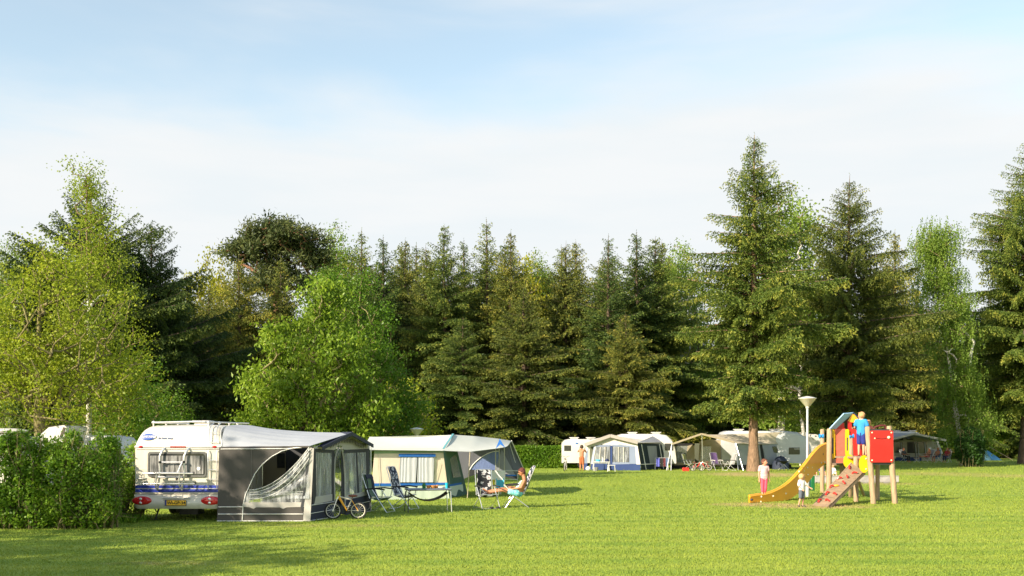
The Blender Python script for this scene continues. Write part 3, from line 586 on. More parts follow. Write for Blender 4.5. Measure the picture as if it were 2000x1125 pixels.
# ================================================================== ground
def lawn_mat(name, gain, blades):
    m = bpy.data.materials.new(name); m.use_nodes = True; t = m.node_tree; b = t.nodes['Principled BSDF']
    nd = t.nodes.new; lk = t.links.new
    ge = nd('ShaderNodeNewGeometry'); 
    def noise(sc, det=4, st=(1, 1, 1)):
        mp = nd('ShaderNodeMapping'); mp.inputs['Scale'].default_value = st; lk(ge.outputs['Position'], mp.inputs[0])
        n = nd('ShaderNodeTexNoise'); n.inputs['Scale'].default_value = sc; n.inputs['Detail'].default_value = det; lk(mp.outputs[0], n.inputs['Vector']); return n.outputs['Fac']
    def mixc(f, a, c):
        x = nd('ShaderNodeMix'); x.data_type = 'RGBA'
        if isinstance(f, float): x.inputs[0].default_value = f
        else: lk(f, x.inputs[0])
        for i, y in ((6, a), (7, c)):
            if isinstance(y, tuple): x.inputs[i].default_value = (*[q*gain for q in y], 1)
            else: lk(y, x.inputs[i])
        return x.outputs[2]
    def rng_(f, a, b_):
        r = nd('ShaderNodeMapRange'); r.inputs[1].default_value = a; r.inputs[2].default_value = b_; lk(f, r.inputs[0]); return r.outputs[0]
    c = mixc(rng_(noise(0.35, 4, (1, 0.5, 1)), 0.35, 0.68), (0.122, 0.215, 0.029), (0.255, 0.32, 0.046))
    wv = nd('ShaderNodeTexWave'); wv.inputs['Scale'].default_value = 0.21; wv.inputs['Distortion'].default_value = 2.0; wv.bands_direction = 'Y'; wv.inputs['Detail'].default_value = 2
    lk(ge.outputs['Position'], wv.inputs['Vector'])
    mm = nd('ShaderNodeMath'); mm.operation = 'MULTIPLY'; lk(wv.outputs['Fac'], mm.inputs[0]); mm.inputs[1].default_value = 0.7
    c = mixc(mm.outputs[0], c, (0.32, 0.355, 0.06))
    c = mixc(rng_(noise(9, 5), 0.3, 0.75), c, (0.20, 0.28, 0.035))
    # worn, dry places
    sp = nd('ShaderNodeSeparateXYZ'); lk(ge.outputs['Position'], sp.inputs[0]); tot = None
    for (px, py, rx, ry, st) in ((1480, 927, 3.2, 4.5, 1.0), (1588, 989, 2.0, 1.3, 1.0), (1850, 926, 4.0, 4.0, 0.45), (1730, 945, 2.4, 1.6, 0.5), (330, 1100, 1.2, 0.35, 0.4), (640, 1027, 2.6, 0.5, 0.35), (1990, 930, 4, 3, 0.5), (1480, 986, 1.6, 1.1, 1.0)):
        g = G(px, py); ax = []
        for k, ctr, r in (('X', g.x, rx), ('Y', g.y, ry)):
            s1 = nd('ShaderNodeMath'); s1.operation = 'SUBTRACT'; lk(sp.outputs[k], s1.inputs[0]); s1.inputs[1].default_value = ctr
            s2 = nd('ShaderNodeMath'); s2.operation = 'DIVIDE'; lk(s1.outputs[0], s2.inputs[0]); s2.inputs[1].default_value = r
            s3 = nd('ShaderNodeMath'); s3.operation = 'POWER'; lk(s2.outputs[0], s3.inputs[0]); s3.inputs[1].default_value = 2; ax.append(s3.outputs[0])
        a = nd('ShaderNodeMath'); a.operation = 'ADD'; lk(ax[0], a.inputs[0]); lk(ax[1], a.inputs[1])
        r = nd('ShaderNodeMapRange'); r.inputs[1].default_value = 1.3; r.inputs[2].default_value = 0.2; r.inputs[3].default_value = 0; r.inputs[4].default_value = st; lk(a.outputs[0], r.inputs[0])
        if tot is None: tot = r.outputs[0]
        else:
            x = nd('ShaderNodeMath'); x.operation = 'MAXIMUM'; lk(tot, x.inputs[0]); lk(r.outputs[0], x.inputs[1]); tot = x.outputs[0]
    wn = nd('ShaderNodeMath'); wn.operation = 'MULTIPLY'; lk(tot, wn.inputs[0]); lk(rng_(noise(2.5, 5), 0.3, 0.6), wn.inputs[1])
    c = mixc(wn.outputs[0], c, (0.42, 0.29, 0.15))
    if blades:
        at = nd('ShaderNodeAttribute'); at.attribute_name = 'tint'; c = mixc(at.outputs['Fac'], c, (0.36, 0.42, 0.08))
        tr = nd('ShaderNodeBsdfTranslucent'); ms = nd('ShaderNodeMixShader'); ms.inputs[0].default_value = 0.3; lk(c, tr.inputs[0]); lk(b.outputs[0], ms.inputs[1]); lk(tr.outputs[0], ms.inputs[2]); lk(ms.outputs[0], t.nodes['Material Output'].inputs[0])
    else:
        bp = nd('ShaderNodeBump'); bp.inputs['Strength'].default_value = 0.45; bp.inputs['Distance'].default_value = 0.04; lk(noise(14, 8), bp.inputs['Height']); lk(bp.outputs[0], b.inputs['Normal'])
    lk(c, b.inputs['Base Color']); b.inputs['Roughness'].default_value = 0.85; b.inputs['Specular IOR Level'].default_value = 0.15
    return m
mb = MB(); mb.grid(lambda u, v: (-1500+3000*u, -300+3300*v, 0), 40, 40); tag(mb.build('ground', lawn_mat('lawn_soil', 1.0, False), smooth=False), kind='structure')
rng = np.random.default_rng(5); Cs = []; Ls = []
for y0, y1, d, L in ((15, 20, 600, 0.034), (20, 27, 330, 0.04), (27, 38, 130, 0.055), (38, 60, 34, 0.075), (60, 100, 8, 0.1)):
    n = int((y1**2-y0**2)/2*1.08*d); Y = np.sqrt(rng.uniform(y0**2, y1**2, n)); X = rng.uniform(-0.54, 0.54, n)*Y
    Cs.append(np.stack([X, Y, np.zeros(n)], 1)); Ls.append(L*rng.uniform(0.5, 1.3, n))
C = np.concatenate(Cs); Ln = np.concatenate(Ls)
keep = np.ones(len(C), bool); gs = G(1473, 926); keep &= ~((((C[:, 0]-gs.x)/2.4)**2+((C[:, 1]-gs.y)/3)**2 < 1) & (rng.random(len(C)) < 0.8)); C = C[keep]; Ln = Ln[keep]
D = rng.normal(0, 0.5, C.shape)+np.array([0, 0, 1.0]); D[:, 2] = np.abs(D[:, 2])
me = leaf_mesh('grass', C, D, Ln, Ln*0.26+0.005, lawn_mat('grass_blades', 1.0, True), rng.random(len(C))*0.32, rng)
o = bpy.data.objects.new('grass', me); COL.objects.link(o); tag(o, 'short mown grass of the campsite lawn', 'grass', kind='stuff')
# rougher tufts under the hedge
C = np.stack([rng.uniform(-14.6, -9.6, 9000), rng.uniform(24.6, 27.2, 9000), np.zeros(9000)], 1); D = rng.normal(0, 0.45, C.shape)+np.array([0, 0, 1.])
m_ = C[:, 1] > 24.9+0.28*(C[:, 0]+14.6)-0.25*rng.random(9000); C = C[m_]; D = D[m_]
o = bpy.data.objects.new('weeds', leaf_mesh('weeds', C, D, rng.uniform(0.08, 0.24, len(C)), 0.03, L_HED, rng.random(len(C)), rng)); COL.objects.link(o); tag(o, 'taller weeds and grass tufts along the foot of the hedge', 'weeds', kind='stuff')
# ================================================================== caravans
def body_rings(L, Wd, prof, z0=0.45, n=6):
    """prof: (y, ztop, corner radius)"""
    vs = []; k = 0; rings = []
    for y, zt, r in prof:
        h = Wd/2; ring = [(-h, y, z0), (-h, y, z0+(zt-r-z0)*0.5), (-h, y, zt-r)]
        for i in range(1, n): a = math.pi*i/n/2; ring.append((-h+r-r*math.cos(a), y, zt-r+r*math.sin(a)))
        ring += [(-h+r, y, zt), (-h*0.4, y, zt+0.012), (0, y, zt+0.02), (h*0.4, y, zt+0.012), (h-r, y, zt)]
        for i in range(n-1, 0, -1): a = math.pi*i/n/2; ring.append((h-r+r*math.cos(a), y, zt-r+r*math.sin(a)))
        ring += [(h, y, zt-r), (h, y, z0+(zt-r-z0)*0.5), (h, y, z0)]
        rings.append(ring)
    m = len(rings[0]); vs = [p for r in rings for p in r]
    fs = [(i*m+j, i*m+(j+1) % m, (i+1)*m+(j+1) % m, (i+1)*m+j) for i in range(len(rings)-1) for j in range(m)]
    fs += [tuple(range(m-1, -1, -1)), tuple((len(rings)-1)*m+j for j in range(m))]
    return vs, fs
def text_obj(txt, size, mat, parent, loc, rot, name='lettering', ext=0.002, bold=0.0):
    c = bpy.data.curves.new(name, 'FONT'); c.body = txt; c.size = size; c.extrude = ext; c.align_x = 'CENTER'; c.align_y = 'CENTER'; c.offset = bold
    o = bpy.data.objects.new(name, c); COL.objects.link(o); dg = bpy.context.evaluated_depsgraph_get(); dg.update()
    me = bpy.data.meshes.new_from_object(o.evaluated_get(dg)); bpy.data.objects.remove(o); me.materials.clear(); me.materials.append(mat)
    r = bpy.data.objects.new(name, me); COL.objects.link(r); r.parent = parent; r.location = loc; r.rotation_euler = rot; return r
def roof_hatch(parent, x, y, z, s=(0.5, 0.5)):
    m = MB(); m.box((x, y, z+0.03), (s[0]*0.8, s[1]*0.8, 0.08)); m.box((x, y, z+0.1), (s[0], s[1], 0.06)); return m.build('roof_hatch', WHITE, parent, bevel=0.015)
def wheel(parent, x, y, r=0.31):
    m = MB(); m.lathe([(r*0.6, -0.1), (r*0.95, -0.1), (r, -0.06), (r, 0.06), (r*0.95, 0.1), (r*0.6, 0.1)], 24, (x, y, r), axis='x'); w = m.build('wheel', BLACK, parent)
    m = MB(); m.lathe([(0.03, -0.085), (r*0.62, -0.085), (r*0.62, 0.085), (0.03, 0.085)], 16, (x, y, r), axis='x'); m.build('rim', ALU, w)
    return w
# ---------------- near caravan (rear towards the camera)
c0 = G(347, 1018); CW = 2.26
cv = thing('caravan', 'white caravan seen from behind, with blue stripes, round red tail lights and a bicycle rack', 'caravan', (c0.x, c0.y+0.05, 0))
prof = [(0.0, 1.96, .03), (0.03, 2.06, .10), (0.08, 2.17, .17), (0.16, 2.29, .24), (0.27, 2.39, .28), (0.42, 2.46, .29), (0.65, 2.505, .28), (1.0, 2.53, .27), (3.0, 2.55, .26), (4.3, 2.54, .26), (4.9, 2.42, .28), (5.3, 2.1, .25), (5.6, 1.5, .2), (5.7, 0.9, .15)]
m = MB(); m.add(*body_rings(5.7, CW, prof, 0.72)); body = m.build('body', CREAMW, cv, ang=50)
m = MB()     # bumper: bowed and rounded, wider than the body
def bump(u, v):
    x = (u-0.5)*2; w = CW/2+0.055; z = 0.33+0.37*v; pr = 0.15*math.sin(math.pi*min(1, v*0.75+0.22))
    a = max(0, abs(x)-0.86)/0.14; return (x*w*(1-0.03*a), -0.02-pr*(1-a**2.2), z+0.05*(a if v < 0.3 else 0))
m.grid(bump, 40, 10, thick=(0, 0.22, 0)); m.box((0, 2.8, 0.58), (CW+0.03, 5.3, 0.3)); m.build('bumper', CREAMW, cv, ang=60)
m = MB(); m.box((0, -0.006, 0.905), (CW-0.01, 0.012, 0.075)); m.box((0, -0.006, 0.80), (CW-0.01, 0.012, 0.085)); m.build('blue_stripe', BLUE, body)
m = MB(); m.box((0, -0.012, 1.955), (CW+0.02, 0.035, 0.05)); m.box((0, -0.008, 1.90), (CW-0.05, 0.02, 0.03)); m.build('light_ledge', WHITE, body, bevel=0.008)
m = MB(); m.box((0, -0.036, 1.955), (0.4, 0.015, 0.028)); m.build('brake_light', LENS, cv)
for x in (-0.98, 0.96):
    m = MB(); m.ball((x, -0.03, 1.955), (0.06, 0.02, 0.03)); m.build('marker_light', LENS, cv)
# tail lights
for sx in (-1, 1):
    m = MB(); cx = sx*0.9
    m.lathe([(0.001, -0.05), (0.55, -0.045), (0.85, -0.03), (1.0, 0.0), (1.0, 0.03)], 28, (0, 0, 0), axis='y'); m.v = [(cx+0.255*a, -0.165+b, 0.545+0.115*c) for a, b, c in m.v]
    tl = m.build('tail_light', LENS, cv)
    m = MB(); m.ball((cx-0.02, -0.205, 0.59), (0.042, 0.02, 0.038), mi=0); m.ball((cx-0.02, -0.205, 0.49), (0.042, 0.02, 0.038)); m.build('reflector', M('lamp_chrome', (0.8, 0.8, 0.8), 0.2, metal=0.6), tl)
    m = MB(); m.prism([(cx+0.06*1-0.02, -0.222, 0.50), (cx+0.16, -0.222, 0.50), (cx+0.10, -0.222, 0.60)], (0, 0.01, 0)); m.build('triangle_reflector', RED, tl)
m = MB(); m.box((-0.01, -0.185, 0.49), (0.56, 0.02, 0.155)); pl = m.build('number_plate', DARKM, cv)
m = MB(); m.box((0.01, -0.197, 0.49), (0.50, 0.008, 0.125)); m.build('plate_face', YEL, pl)
m = MB(); m.box((-0.262, -0.197, 0.49), (0.034, 0.008, 0.125)); m.build('country_band', BLUE, pl)
text_obj('WI-GP-34', 0.115, BLACK, pl, (0.012, -0.203, 0.488), (math.pi/2, 0, 0), bold=0.002)
m = MB(); m.box((0, -0.165, 0.615), (0.72, 0.05, 0.025)); m.build('plate_lamp', WHITE, cv, bevel=0.01)
# window
m = MB(); x0, x1, z0, z1 = -0.79, 0.75, 1.16, 1.82
def rrect(x0, x1, z0, z1, r, y, n=5):
    o = []
    for cx, cz, a0 in ((x1-r, z1-r, 0), (x0+r, z1-r, 90), (x0+r, z0+r, 180), (x1-r, z0+r, 270)):
        for i in range(n+1): a = math.radians(a0+90*i/n); o.append((cx+r*math.cos(a), y, cz+r*math.sin(a)))
    return o
FRG = M('window_frame_grey', (0.12, 0.12, 0.115), 0.35, 0.2)
m.prism(rrect(x0, x1, z0, z1, 0.07, -0.005), (0, -0.035, 0)); wn = m.build('rear_window', FRG, cv)
m = MB(); m.prism(rrect(x0+0.05, x1-0.05, z0+0.055, z1-0.05, 0.05, -0.042), (0, -0.006, 0)); m.build('pane', GLASS, wn)
m = MB()
def cur(u, v): return (x0+0.07+(x1-x0-0.14)*u, -0.0535-0.004*math.sin(u*95+2*math.sin(u*9)), z0+0.08+(z1-z0-0.18)*v-0.0*u)
m.grid(cur, 130, 2, thick=(0, 0.003, 0)); m.build('net_curtain', M('net_curtain_dark', (0.17, 0.17, 0.165), 0.85, 0.85, 9, stretch=(5, 5, 0.35), rgb2=(0.33, 0.33, 0.32)), wn)
m = MB(); m.lathe([(0.045, 0), (0.045, 0.008)], 16, (0.55, -0.066, 1.38), axis='y'); m.build('round_sticker', M('sticker_white', (0.8, 0.8, 0.8)), wn)
m = MB(); m.tube([(-1.08, -0.03, 1.13), (-0.98, -0.045, 1.115), (-0.86, -0.03, 1.135)], 0.014); m.build('grab_handle', WHITE, cv)
# bicycle rack
m = MB()
for x in (-0.41, 0.23):
    m.tube([(x+0.07, 0.0, 1.93), (x+0.02, -0.1, 1.84), (x-0.03, -0.13, 1.72), (x-0.04, -0.13, 1.5), (x-0.03, -0.13, 1.3), (x-0.05, -0.12, 1.1), (x-0.08, -0.12, 0.95), (x-0.12, -0.06, 0.82)], 0.026)
for x0_, x1_, z, y, r in ((-0.45, 0.2, 1.55, -0.13, 0.018), (-0.5, 0.16, 1.16, -0.15, 0.022)): m.tube([(x0_, y, z), (x1_, y, z)], r)
m.tube([(0.17, -0.16, 1.58), (0.12, -0.2, 1.45), (0.05, -0.22, 1.25)], 0.02)
m.tube([(-0.52, -0.16, 0.84), (-0.5, -0.3, 0.95), (-0.46, -0.33, 1.2), (-0.44, -0.3, 1.28), (0.1, -0.3, 1.28), (0.14, -0.33, 1.2), (0.12, -0.3, 0.95), (0.14, -0.16, 0.84)], 0.018)
rk = m.build('bicycle_rack', ALU, cv)
m = MB(); m.box((-0.15, -0.36, 1.265), (1.32, 0.06, 0.04)); m.box((-0.14, -0.3, 0.995), (1.36, 0.05, 0.03)); m.build('rack_rail', ALU, rk, bevel=0.01)
for x, z in ((-0.8, 1.0), (0.52, 1.0), (0.48, 1.27), (-0.66, 1.27), (-0.43, 1.55), (0.19, 1.56), (-0.48, 1.15), (0.05, 1.12)):
    m = MB(); m.ball((x, -0.27 if z < 1.4 else -0.15, z), (0.035, 0.05, 0.035)); m.build('rack_clamp', BLACK, rk)
# ladders and roof bars
m = MB()
for x in (0.80, 1.03): m.tube([(x, -0.03, 0.84), (x, -0.06, 0.9), (x, -0.06, 1.8), (x, -0.03, 1.86)], 0.014)
for z in (0.86, 1.1, 1.35, 1.6): m.tube([(0.80, -0.06, z), (1.03, -0.06, z)], 0.011)
m.build('ladder', ALU, cv)
m = MB(); cur_ = [(0.02, 2.07), (0.05, 2.2), (0.13, 2.33), (0.26, 2.44), (0.45, 2.52), (0.75, 2.58)]
for x in (0.83, 1.02): m.tube([(x-0.1*i/5, y-0.05, z) for i, (y, z) in enumerate(cur_)], 0.014)
for i in (0, 2, 4): y, z = cur_[i]; m.tube([(0.83-0.02*i, y-0.05, z), (1.02-0.02*i, y-0.05, z)], 0.011)
m.build('upper_ladder', ALU, cv)
m = MB(); m.tube([(-0.86, 0.5, 2.60), (-0.86, 3.6, 2.62)], 0.022); m.tube([(0.5, 0.6, 2.62), (0.85, 3.9, 2.63)], 0.02); m.tube([(-0.88, 0.52, 2.60), (0.45, 0.56, 2.63)], 0.022)
for y in (0.6, 1.6, 2.6, 3.5):
    for x in (-0.86, 0.62): m.tube([(x, y, 2.5), (x, y, 2.61)], 0.02); m.ball((x, y, 2.61), 0.04)
m.build('roof_bar', ALU, cv)
roof_hatch(cv, 0, 2.2, 2.55)
# side corner strip, right side windows seen inside the awning
m = MB(); h = CW/2
m.tube([(h+0.005, 0.0, 0.5), (h+0.005, 0, 1.95)]+[(h+0.005-max(0, r_-0.1)*0.5, y+0.0, z-0.012) for (y, z, r_) in prof[1:7]], 0.022); m.build('awning_rail', WHITE, cv)
for y, zz, w_, h_ in ((1.5, 1.52, 0.75, 0.62), (2.9, 1.52, 0.5, 0.62)):
    m = MB(); m.box((h+0.012, y, zz), (0.03, w_, h_)); m.build('side_window', GLASS, cv, bevel=0.01)
m = MB(); m.box((h+0.012, 4.0, 1.25), (0.03, 0.62, 1.75)); m.build('side_door', CREAMW, cv, bevel=0.02)
m = MB(); m.ball((-0.82, 0.088, 2.21), (0.21, 0.02, 0.10), rot=Euler((math.radians(-33), 0, 0)).to_matrix())
lg = m.build('emblem', M('emblem_blue', (0.02, 0.08, 0.33), 0.4), cv)
m = MB(); R33 = Euler((math.radians(-33), 0, 0)).to_matrix(); m.box((-0.82, 0.078, 2.21), (0.40, 0.022, 0.075), R33); m.build('emblem_band', WHITE, lg)
BL2 = M('letter_blue_grey', (0.10, 0.14, 0.28), 0.5)
text_obj('Hobby', 0.105, BLUE, lg, (-0.82, 0.064, 2.207), (math.radians(57), 0, 0), bold=0.001)
text_obj('de luxe easy', 0.078, BL2, cv, (-0.36, 0.068, 2.18), (math.radians(60), 0, 0), ext=0.006)
m = MB(); m.tube([(-0.62, 0.5, 0.5), (-0.72, 0.35, 0.02)], 0.025); m.tube([(-0.85, 0.5, 0.42), (-0.7, 0.35, 0.22)], 0.015); m.box((-0.72, 0.35, 0.015), (0.14, 0.1, 0.02)); m.build('support_leg', DARKM, cv)
m = MB(); m.tube([(0.92, 0.4, 0.5), (0.96, 0.3, 0.02)], 0.025); m.box((0.96, 0.3, 0.015), (0.14, 0.1, 0.02)); m.build('support_leg', DARKM, cv)
wheel(cv, -0.98, 2.7); wheel(cv, 0.98, 2.7)
m = MB(); m.box((0, 2.8, 0.36), (1.7, 4.6, 0.12)); m.box((0.05, 1.0, 0.25), (0.5, 0.6, 0.25)); m.tube([(-0.9, 2.7, 0.3), (0.9, 2.7, 0.3)], 0.05); m.build('chassis', DARKM, cv)
# ================================================================== awning of the near caravan
def fabric(name, rgb, trans=0.12, var=0.07, st=(1.6, 1.6, 0.7), sc=1.1, b=0.35, rough=0.75, **k): return M(name, rgb, rough, var, sc, bump=b, bscale=sc*1.6, stretch=st, trans=trans, **k)
F_DARK = fabric('awning_grey_brown', (0.074, 0.068, 0.064), 0.05)
F_DGREY = fabric('awning_charcoal', (0.04, 0.042, 0.05), 0.03)
F_NAVYG = fabric('awning_blue_black', (0.03, 0.034, 0.06), 0.03)
F_LG = fabric('awning_light_grey', (0.50, 0.48, 0.45), 0.2)
F_ROOF = fabric('awning_roof_white', (0.36, 0.385, 0.43), 0.12, st=(1, 1, 1), sc=1.2)
F_VIN = vinyl('clear_film', (0.6, 0.62, 0.63), alpha=0.10, streak=0.5)
F_VIN2 = vinyl('clear_film_dull', alpha=0.10, streak=0.35)
PIPE = M('white_piping', (0.75, 0.74, 0.72), 0.6)
aw = thing('awning', 'charcoal and grey awning with clear arched windows fixed to the white caravan', 'awning', (-5.4, 27, 0))
A0 = (425, 1019); A1 = (604, 1019); N1 = Plane(A0, A1); B1 = (724, 998); N2 = Plane(A1, B1)
T_ = 0.012
def pan(pl, poly, name, mat, parent, off=0.0, t=T_, label=None):
    """fabric panel(s) on a wall plane; each polygon becomes a panel of its own"""
    first = None
    for q in (poly if isinstance(poly[0][0], (tuple, list)) else [poly]):
        m = MB(); m.prism(pl.pts(q, off), -pl.n*t); o = m.build(name, mat, parent, world=True, smooth=False, label=label); first = first or o
    return first
def cord(pl, pts, r, name, mat, parent, off=0.01):
    m = MB()
    for q in (pts if isinstance(pts[0][0], (tuple, list)) else [pts]): m.tube(pl.pts(q, off), r, 6)
    return m.build(name, mat, parent, world=True)
arc = [(473, 1018), (475, 985), (480, 965), (488, 947), (498, 925), (512, 907), (530, 892), (550, 881), (572, 875), (603, 871)]
sw = pan(N1, [[(428, 873), (572, 875), (550, 881), (530, 892), (512, 907), (498, 925), (488, 947), (480, 965), (475, 985), (473, 1018), (424, 1018)],
         [(473, 1018), (475, 990), (596, 987), (592, 1018)]], 'side_wall', F_DARK, aw)
cord(N1, [arc, [(431, 877), (560, 876), (604, 873)], [(426, 990), (474, 990)], [(426, 1004), (592, 1004)], [(424, 1017.5), (592, 1017.5)]], 0.011, 'piping', PIPE, sw)
cord(N1, [(491, 878), (491, 955)], 0.006, 'seam', M('seam_grey', (0.16, 0.15, 0.14)), sw)
pan(N1, [(477, 981), (596, 981), (596, 990), (560, 991), (553, 994), (546, 991), (500, 991), (495, 994), (488, 991), (476, 990)], 'window_sill', F_LG, aw, 0.014)
pan(N1, [(478, 960), (597, 960), (597, 982), (476, 982)], 'lower_film', F_VIN, aw, 0.002, 0.004)
cord(N1, [[(488, 962), (597, 960)], [(488, 966), (597, 965)]], 0.006, 'film_seam', PIPE, aw, 0.012)
pan(N1, [(604, 873), (613, 876), (606, 1018), (592, 1018), (596, 960)], 'corner_pillar', F_LG, aw, 0.012)
pan(N1, [(600, 880), (606, 880), (591, 1000), (587, 990), (594, 950)], 'dark_strap', F_DGREY, aw, 0.026)
m = MB()     # opened window film hanging in folds
def flap(u, v):
    x = 487+(604-487)*u; top = 957-84*(u**1.9)+0*v; bot = 974-30*max(0, u-0.2)**0.7*(0 if u < 0.6 else 0.0)
    y = top+(bot-top)*v; p = N1.pt(x, y, 0.03+0.05*math.sin(v*15+u*5)*(0.4+0.6*math.sin(math.pi*u))*(1-0.3*v)); return p
m.grid(flap, 44, 26, thick=(0, 0.004, 0)); m.build('window_flap', F_VIN, aw, world=True)
m = MB()
for k, o_ in enumerate((0, 5, 11, 19)):
    m.tube([N1.pt(487+(604-487)*u, 957+o_*0.9*(1-u*0.4)-84*(u**(1.9+0.12*k))+o_*u*0.6, 0.07) for u in [i/14 for i in range(15)]], 0.008, 5)
m.build('flap_fold', M('milky_film', (0.62, 0.62, 0.6), 0.3, 0.2), aw, world=True)
# front
pan(N2, [[(606, 873), (660, 869.6), (660, 884), (652, 888), (652, 985), (613, 990), (607, 986)]], 'front_panel', F_DGREY, aw, -0.004) if False else None
pan(N2, [(605, 985), (652, 977), (652, 1010.5), (605, 1018)], 'front_skirt', F_NAVYG, aw); pan(N2, [(673, 976), (722, 965), (722, 998), (673, 1006.5)], 'front_skirt', F_NAVYG, aw)
cord(N2, [[(606, 987), (652, 980)], [(606, 1003), (652, 995)], [(605, 1017), (652, 1010)], [(673, 990), (722, 979)]], 0.009, 'skirt_piping', PIPE, aw)
pan(N2, [[(612, 873), (686, 850), (722, 870), (722, 877), (672, 878), (667, 871), (661, 870), (655, 877), (652, 879), (613, 876)]], 'gable_panel', F_LG, aw)
pan(N2, [[(613, 876), (652, 879), (652, 885), (613, 883)], [(673, 879), (722, 876), (722, 883), (673, 885)], [(613, 883), (617, 883), (618, 983), (611, 984)], [(648, 885), (652, 885), (652, 977), (648, 978)],
      [(695, 884), (698, 884), (702, 972), (699, 973)], [(715, 883), (722, 883), (722, 966), (717, 967)]], 'front_frame', F_DGREY, aw, 0.006)
pan(N2, [[(617, 970), (649, 965), (649, 978), (614, 985)], [(675, 968), (717, 959), (717, 967), (675, 977)]], 'window_base', F_LG, aw, 0.008)
for q in ([(617, 883), (649, 885), (649, 966), (617, 971)], [(673, 885), (696, 884), (700, 963), (675, 968)], [(698, 884), (716, 883), (717, 959), (702, 962)]):
    pan(N2, q, 'front_window', F_VIN2, aw, 0.0, 0.004)
    m = MB(); a, b_, c_, d_ = q
    for (u0, u1) in ((0.02, 0.34), (0.66, 0.98)) if q[0][0] != 617 else ((0.02, 0.5), (0.52, 0.98)):
        def f(u, v):
            uu = u0+(u1-u0)*(u if u0 < 0.5 else u); x = (a[0]*(1-uu)+b_[0]*uu)*(v)+(d_[0]*(1-uu)+c_[0]*uu)*(1-v); y = (a[1]*(1-uu)+b_[1]*uu)*v+(d_[1]*(1-uu)+c_[1]*uu)*(1-v)
            return N2.pt(x, y, -0.06+0.02*math.sin(u*26))
        m.grid(f, 26, 4, thick=(0.0, 0.003, 0))
    m.build('curtain', M('awning_curtain', (0.30, 0.29, 0.26), 0.9, 0.5, 6, stretch=(4, 4, 0.4), trans=0.3), aw, world=True)
dz = [(654, 985), (653, 930), (654, 898), (658, 880), (663, 872), (668, 878), (671, 895), (673, 930), (674, 990)]
cord(N2, [dz], 0.02, 'door_trim', F_LG, aw, 0.015)
pan(N2, [(668, 880), (672, 900), (673, 985), (670, 1004), (666, 1004), (667, 940), (667, 900)], 'door_flap', F_DGREY, aw, -0.01)
m = MB(); cr = G(606, 1018); 
for a, b_ in ((A1, (604, 873)), (B1, (723, 871))):
    pl = N1 if a == A1 else N2; g = G(*a); p = pl.pt(*b_); m.tube([g+V((0, 0.05, 0)), V((g.x, g.y+0.05, p.z))], 0.016)
m.build('pole', ALU, aw, world=True)
# far end wall of the awning
e0 = G(724, 998); e1 = V((c0.x+h+0.05, e0.y+0.6, 0)); NE = Plane(e0, e1)
F_INB = fabric('inner_beige', (0.36, 0.31, 0.24), 0.25, 0.05)
pan(NE, [(514, 884), (558, 882), (558, 990), (512, 990)], 'inner_wall_or_shade', F_INB, aw); pan(NE, [(541, 886), (556, 885), (556, 914), (541, 914)], 'inner_window', BLACK, aw, 0.03)
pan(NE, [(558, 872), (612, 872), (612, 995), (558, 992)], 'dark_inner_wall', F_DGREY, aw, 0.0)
pan(NE, [(612, 874), (724, 874), (724, 972), (612, 976)], 'end_film', F_VIN2, aw, 0.0, 0.004); pan(NE, [(612, 977), (724, 972), (724, 998), (612, 1000)], 'end_skirt', F_DGREY, aw)
for x in (648, 700): pan(NE, [(x, 874), (x+5, 874), (x+5, 974), (x, 974)], 'end_frame', F_DGREY, aw, 0.01)
# roof
pk = N2.pt(686, 845, 0.25); ea = N1.pt(604, 871); ea2 = N2.pt(629, 873, 0.12); eb = N2.pt(728, 869, 0.15)
rail = [V((c0.x+h, c0.y+0.05+y, z)) for y, z in ((0, 1.96), (0.05, 2.14), (0.16, 2.3), (0.3, 2.42), (0.55, 2.5), (1.0, 2.54), (1.9, 2.56), (3.0, 2.56), (3.6, 2.5), (4.0, 2.3))]
edge = [ea, ea.lerp(pk, 0.18), ea.lerp(pk, 0.35), ea.lerp(pk, 0.52), ea.lerp(pk, 0.68), ea.lerp(pk, 0.84), pk, pk.lerp(eb, 0.35), pk.lerp(eb, 0.7), eb]
m = MB()
def rf(u, v):
    t = u*9; i = min(8, int(t)); f = t-i; a = rail[i].lerp(rail[i+1], f); b_ = edge[i].lerp(edge[i+1], f); s = v
    p = a.lerp(b_, s); p.z += -0.10*math.sin(math.pi*s)*(0.6+0.4*(1-u))+0.008*math.sin(t*6.3+s*2)*math.sin(math.pi*s); return p
m.grid(rf, 54, 26, thick=(0, 0, -0.012)); m.build('roof', F_ROOF, aw, world=True, ang=60)
m = MB(); 
def strip(a, b, w, dz=0.0): 
    o = V((N2.n.x, N2.n.y, 0)); m.prism([a, b, b-V((0, 0, w)), a-V((0, 0, w))], o*0.03)
strip(ea2+V((0, 0, 0.02)), pk+V((0, 0, 0.02)), 0.10); strip(pk+V((0, 0, 0.02)), eb+V((0, 0, 0.02)), 0.10)
o = V((N2.n.x, N2.n.y, 0)); m.prism([ea2, pk, pk-o*0.28, ea2-o*0.15], (0, 0, 0.02)); m.prism([pk, eb, eb-o*0.2, pk-o*0.28], (0, 0, 0.02))
m.build('canopy_trim', F_NAVYG, aw, world=True, smooth=False)
m = MB(); m.tube([rail[0]+V((0.05, -0.02, -0.03)), ea+V((0, -0.02, -0.02))], 0.03, 6); m.build('eaves_band', F_DARK, aw, world=True)
bt = thing('bunting', 'string of small dark pennants hanging under the awning gable', 'bunting', tuple(N2.pt(640, 868, 0.1)))
m = MB(); L_ = []
for i in range(25):
    u = i/24; px = 642+(716-642)*u; py = 868-13*math.sin(math.pi*min(1, u*1.15)*0.95)+2.2*abs(math.sin(u*9.4)); L_.append(N2.pt(px, py, 0.10))
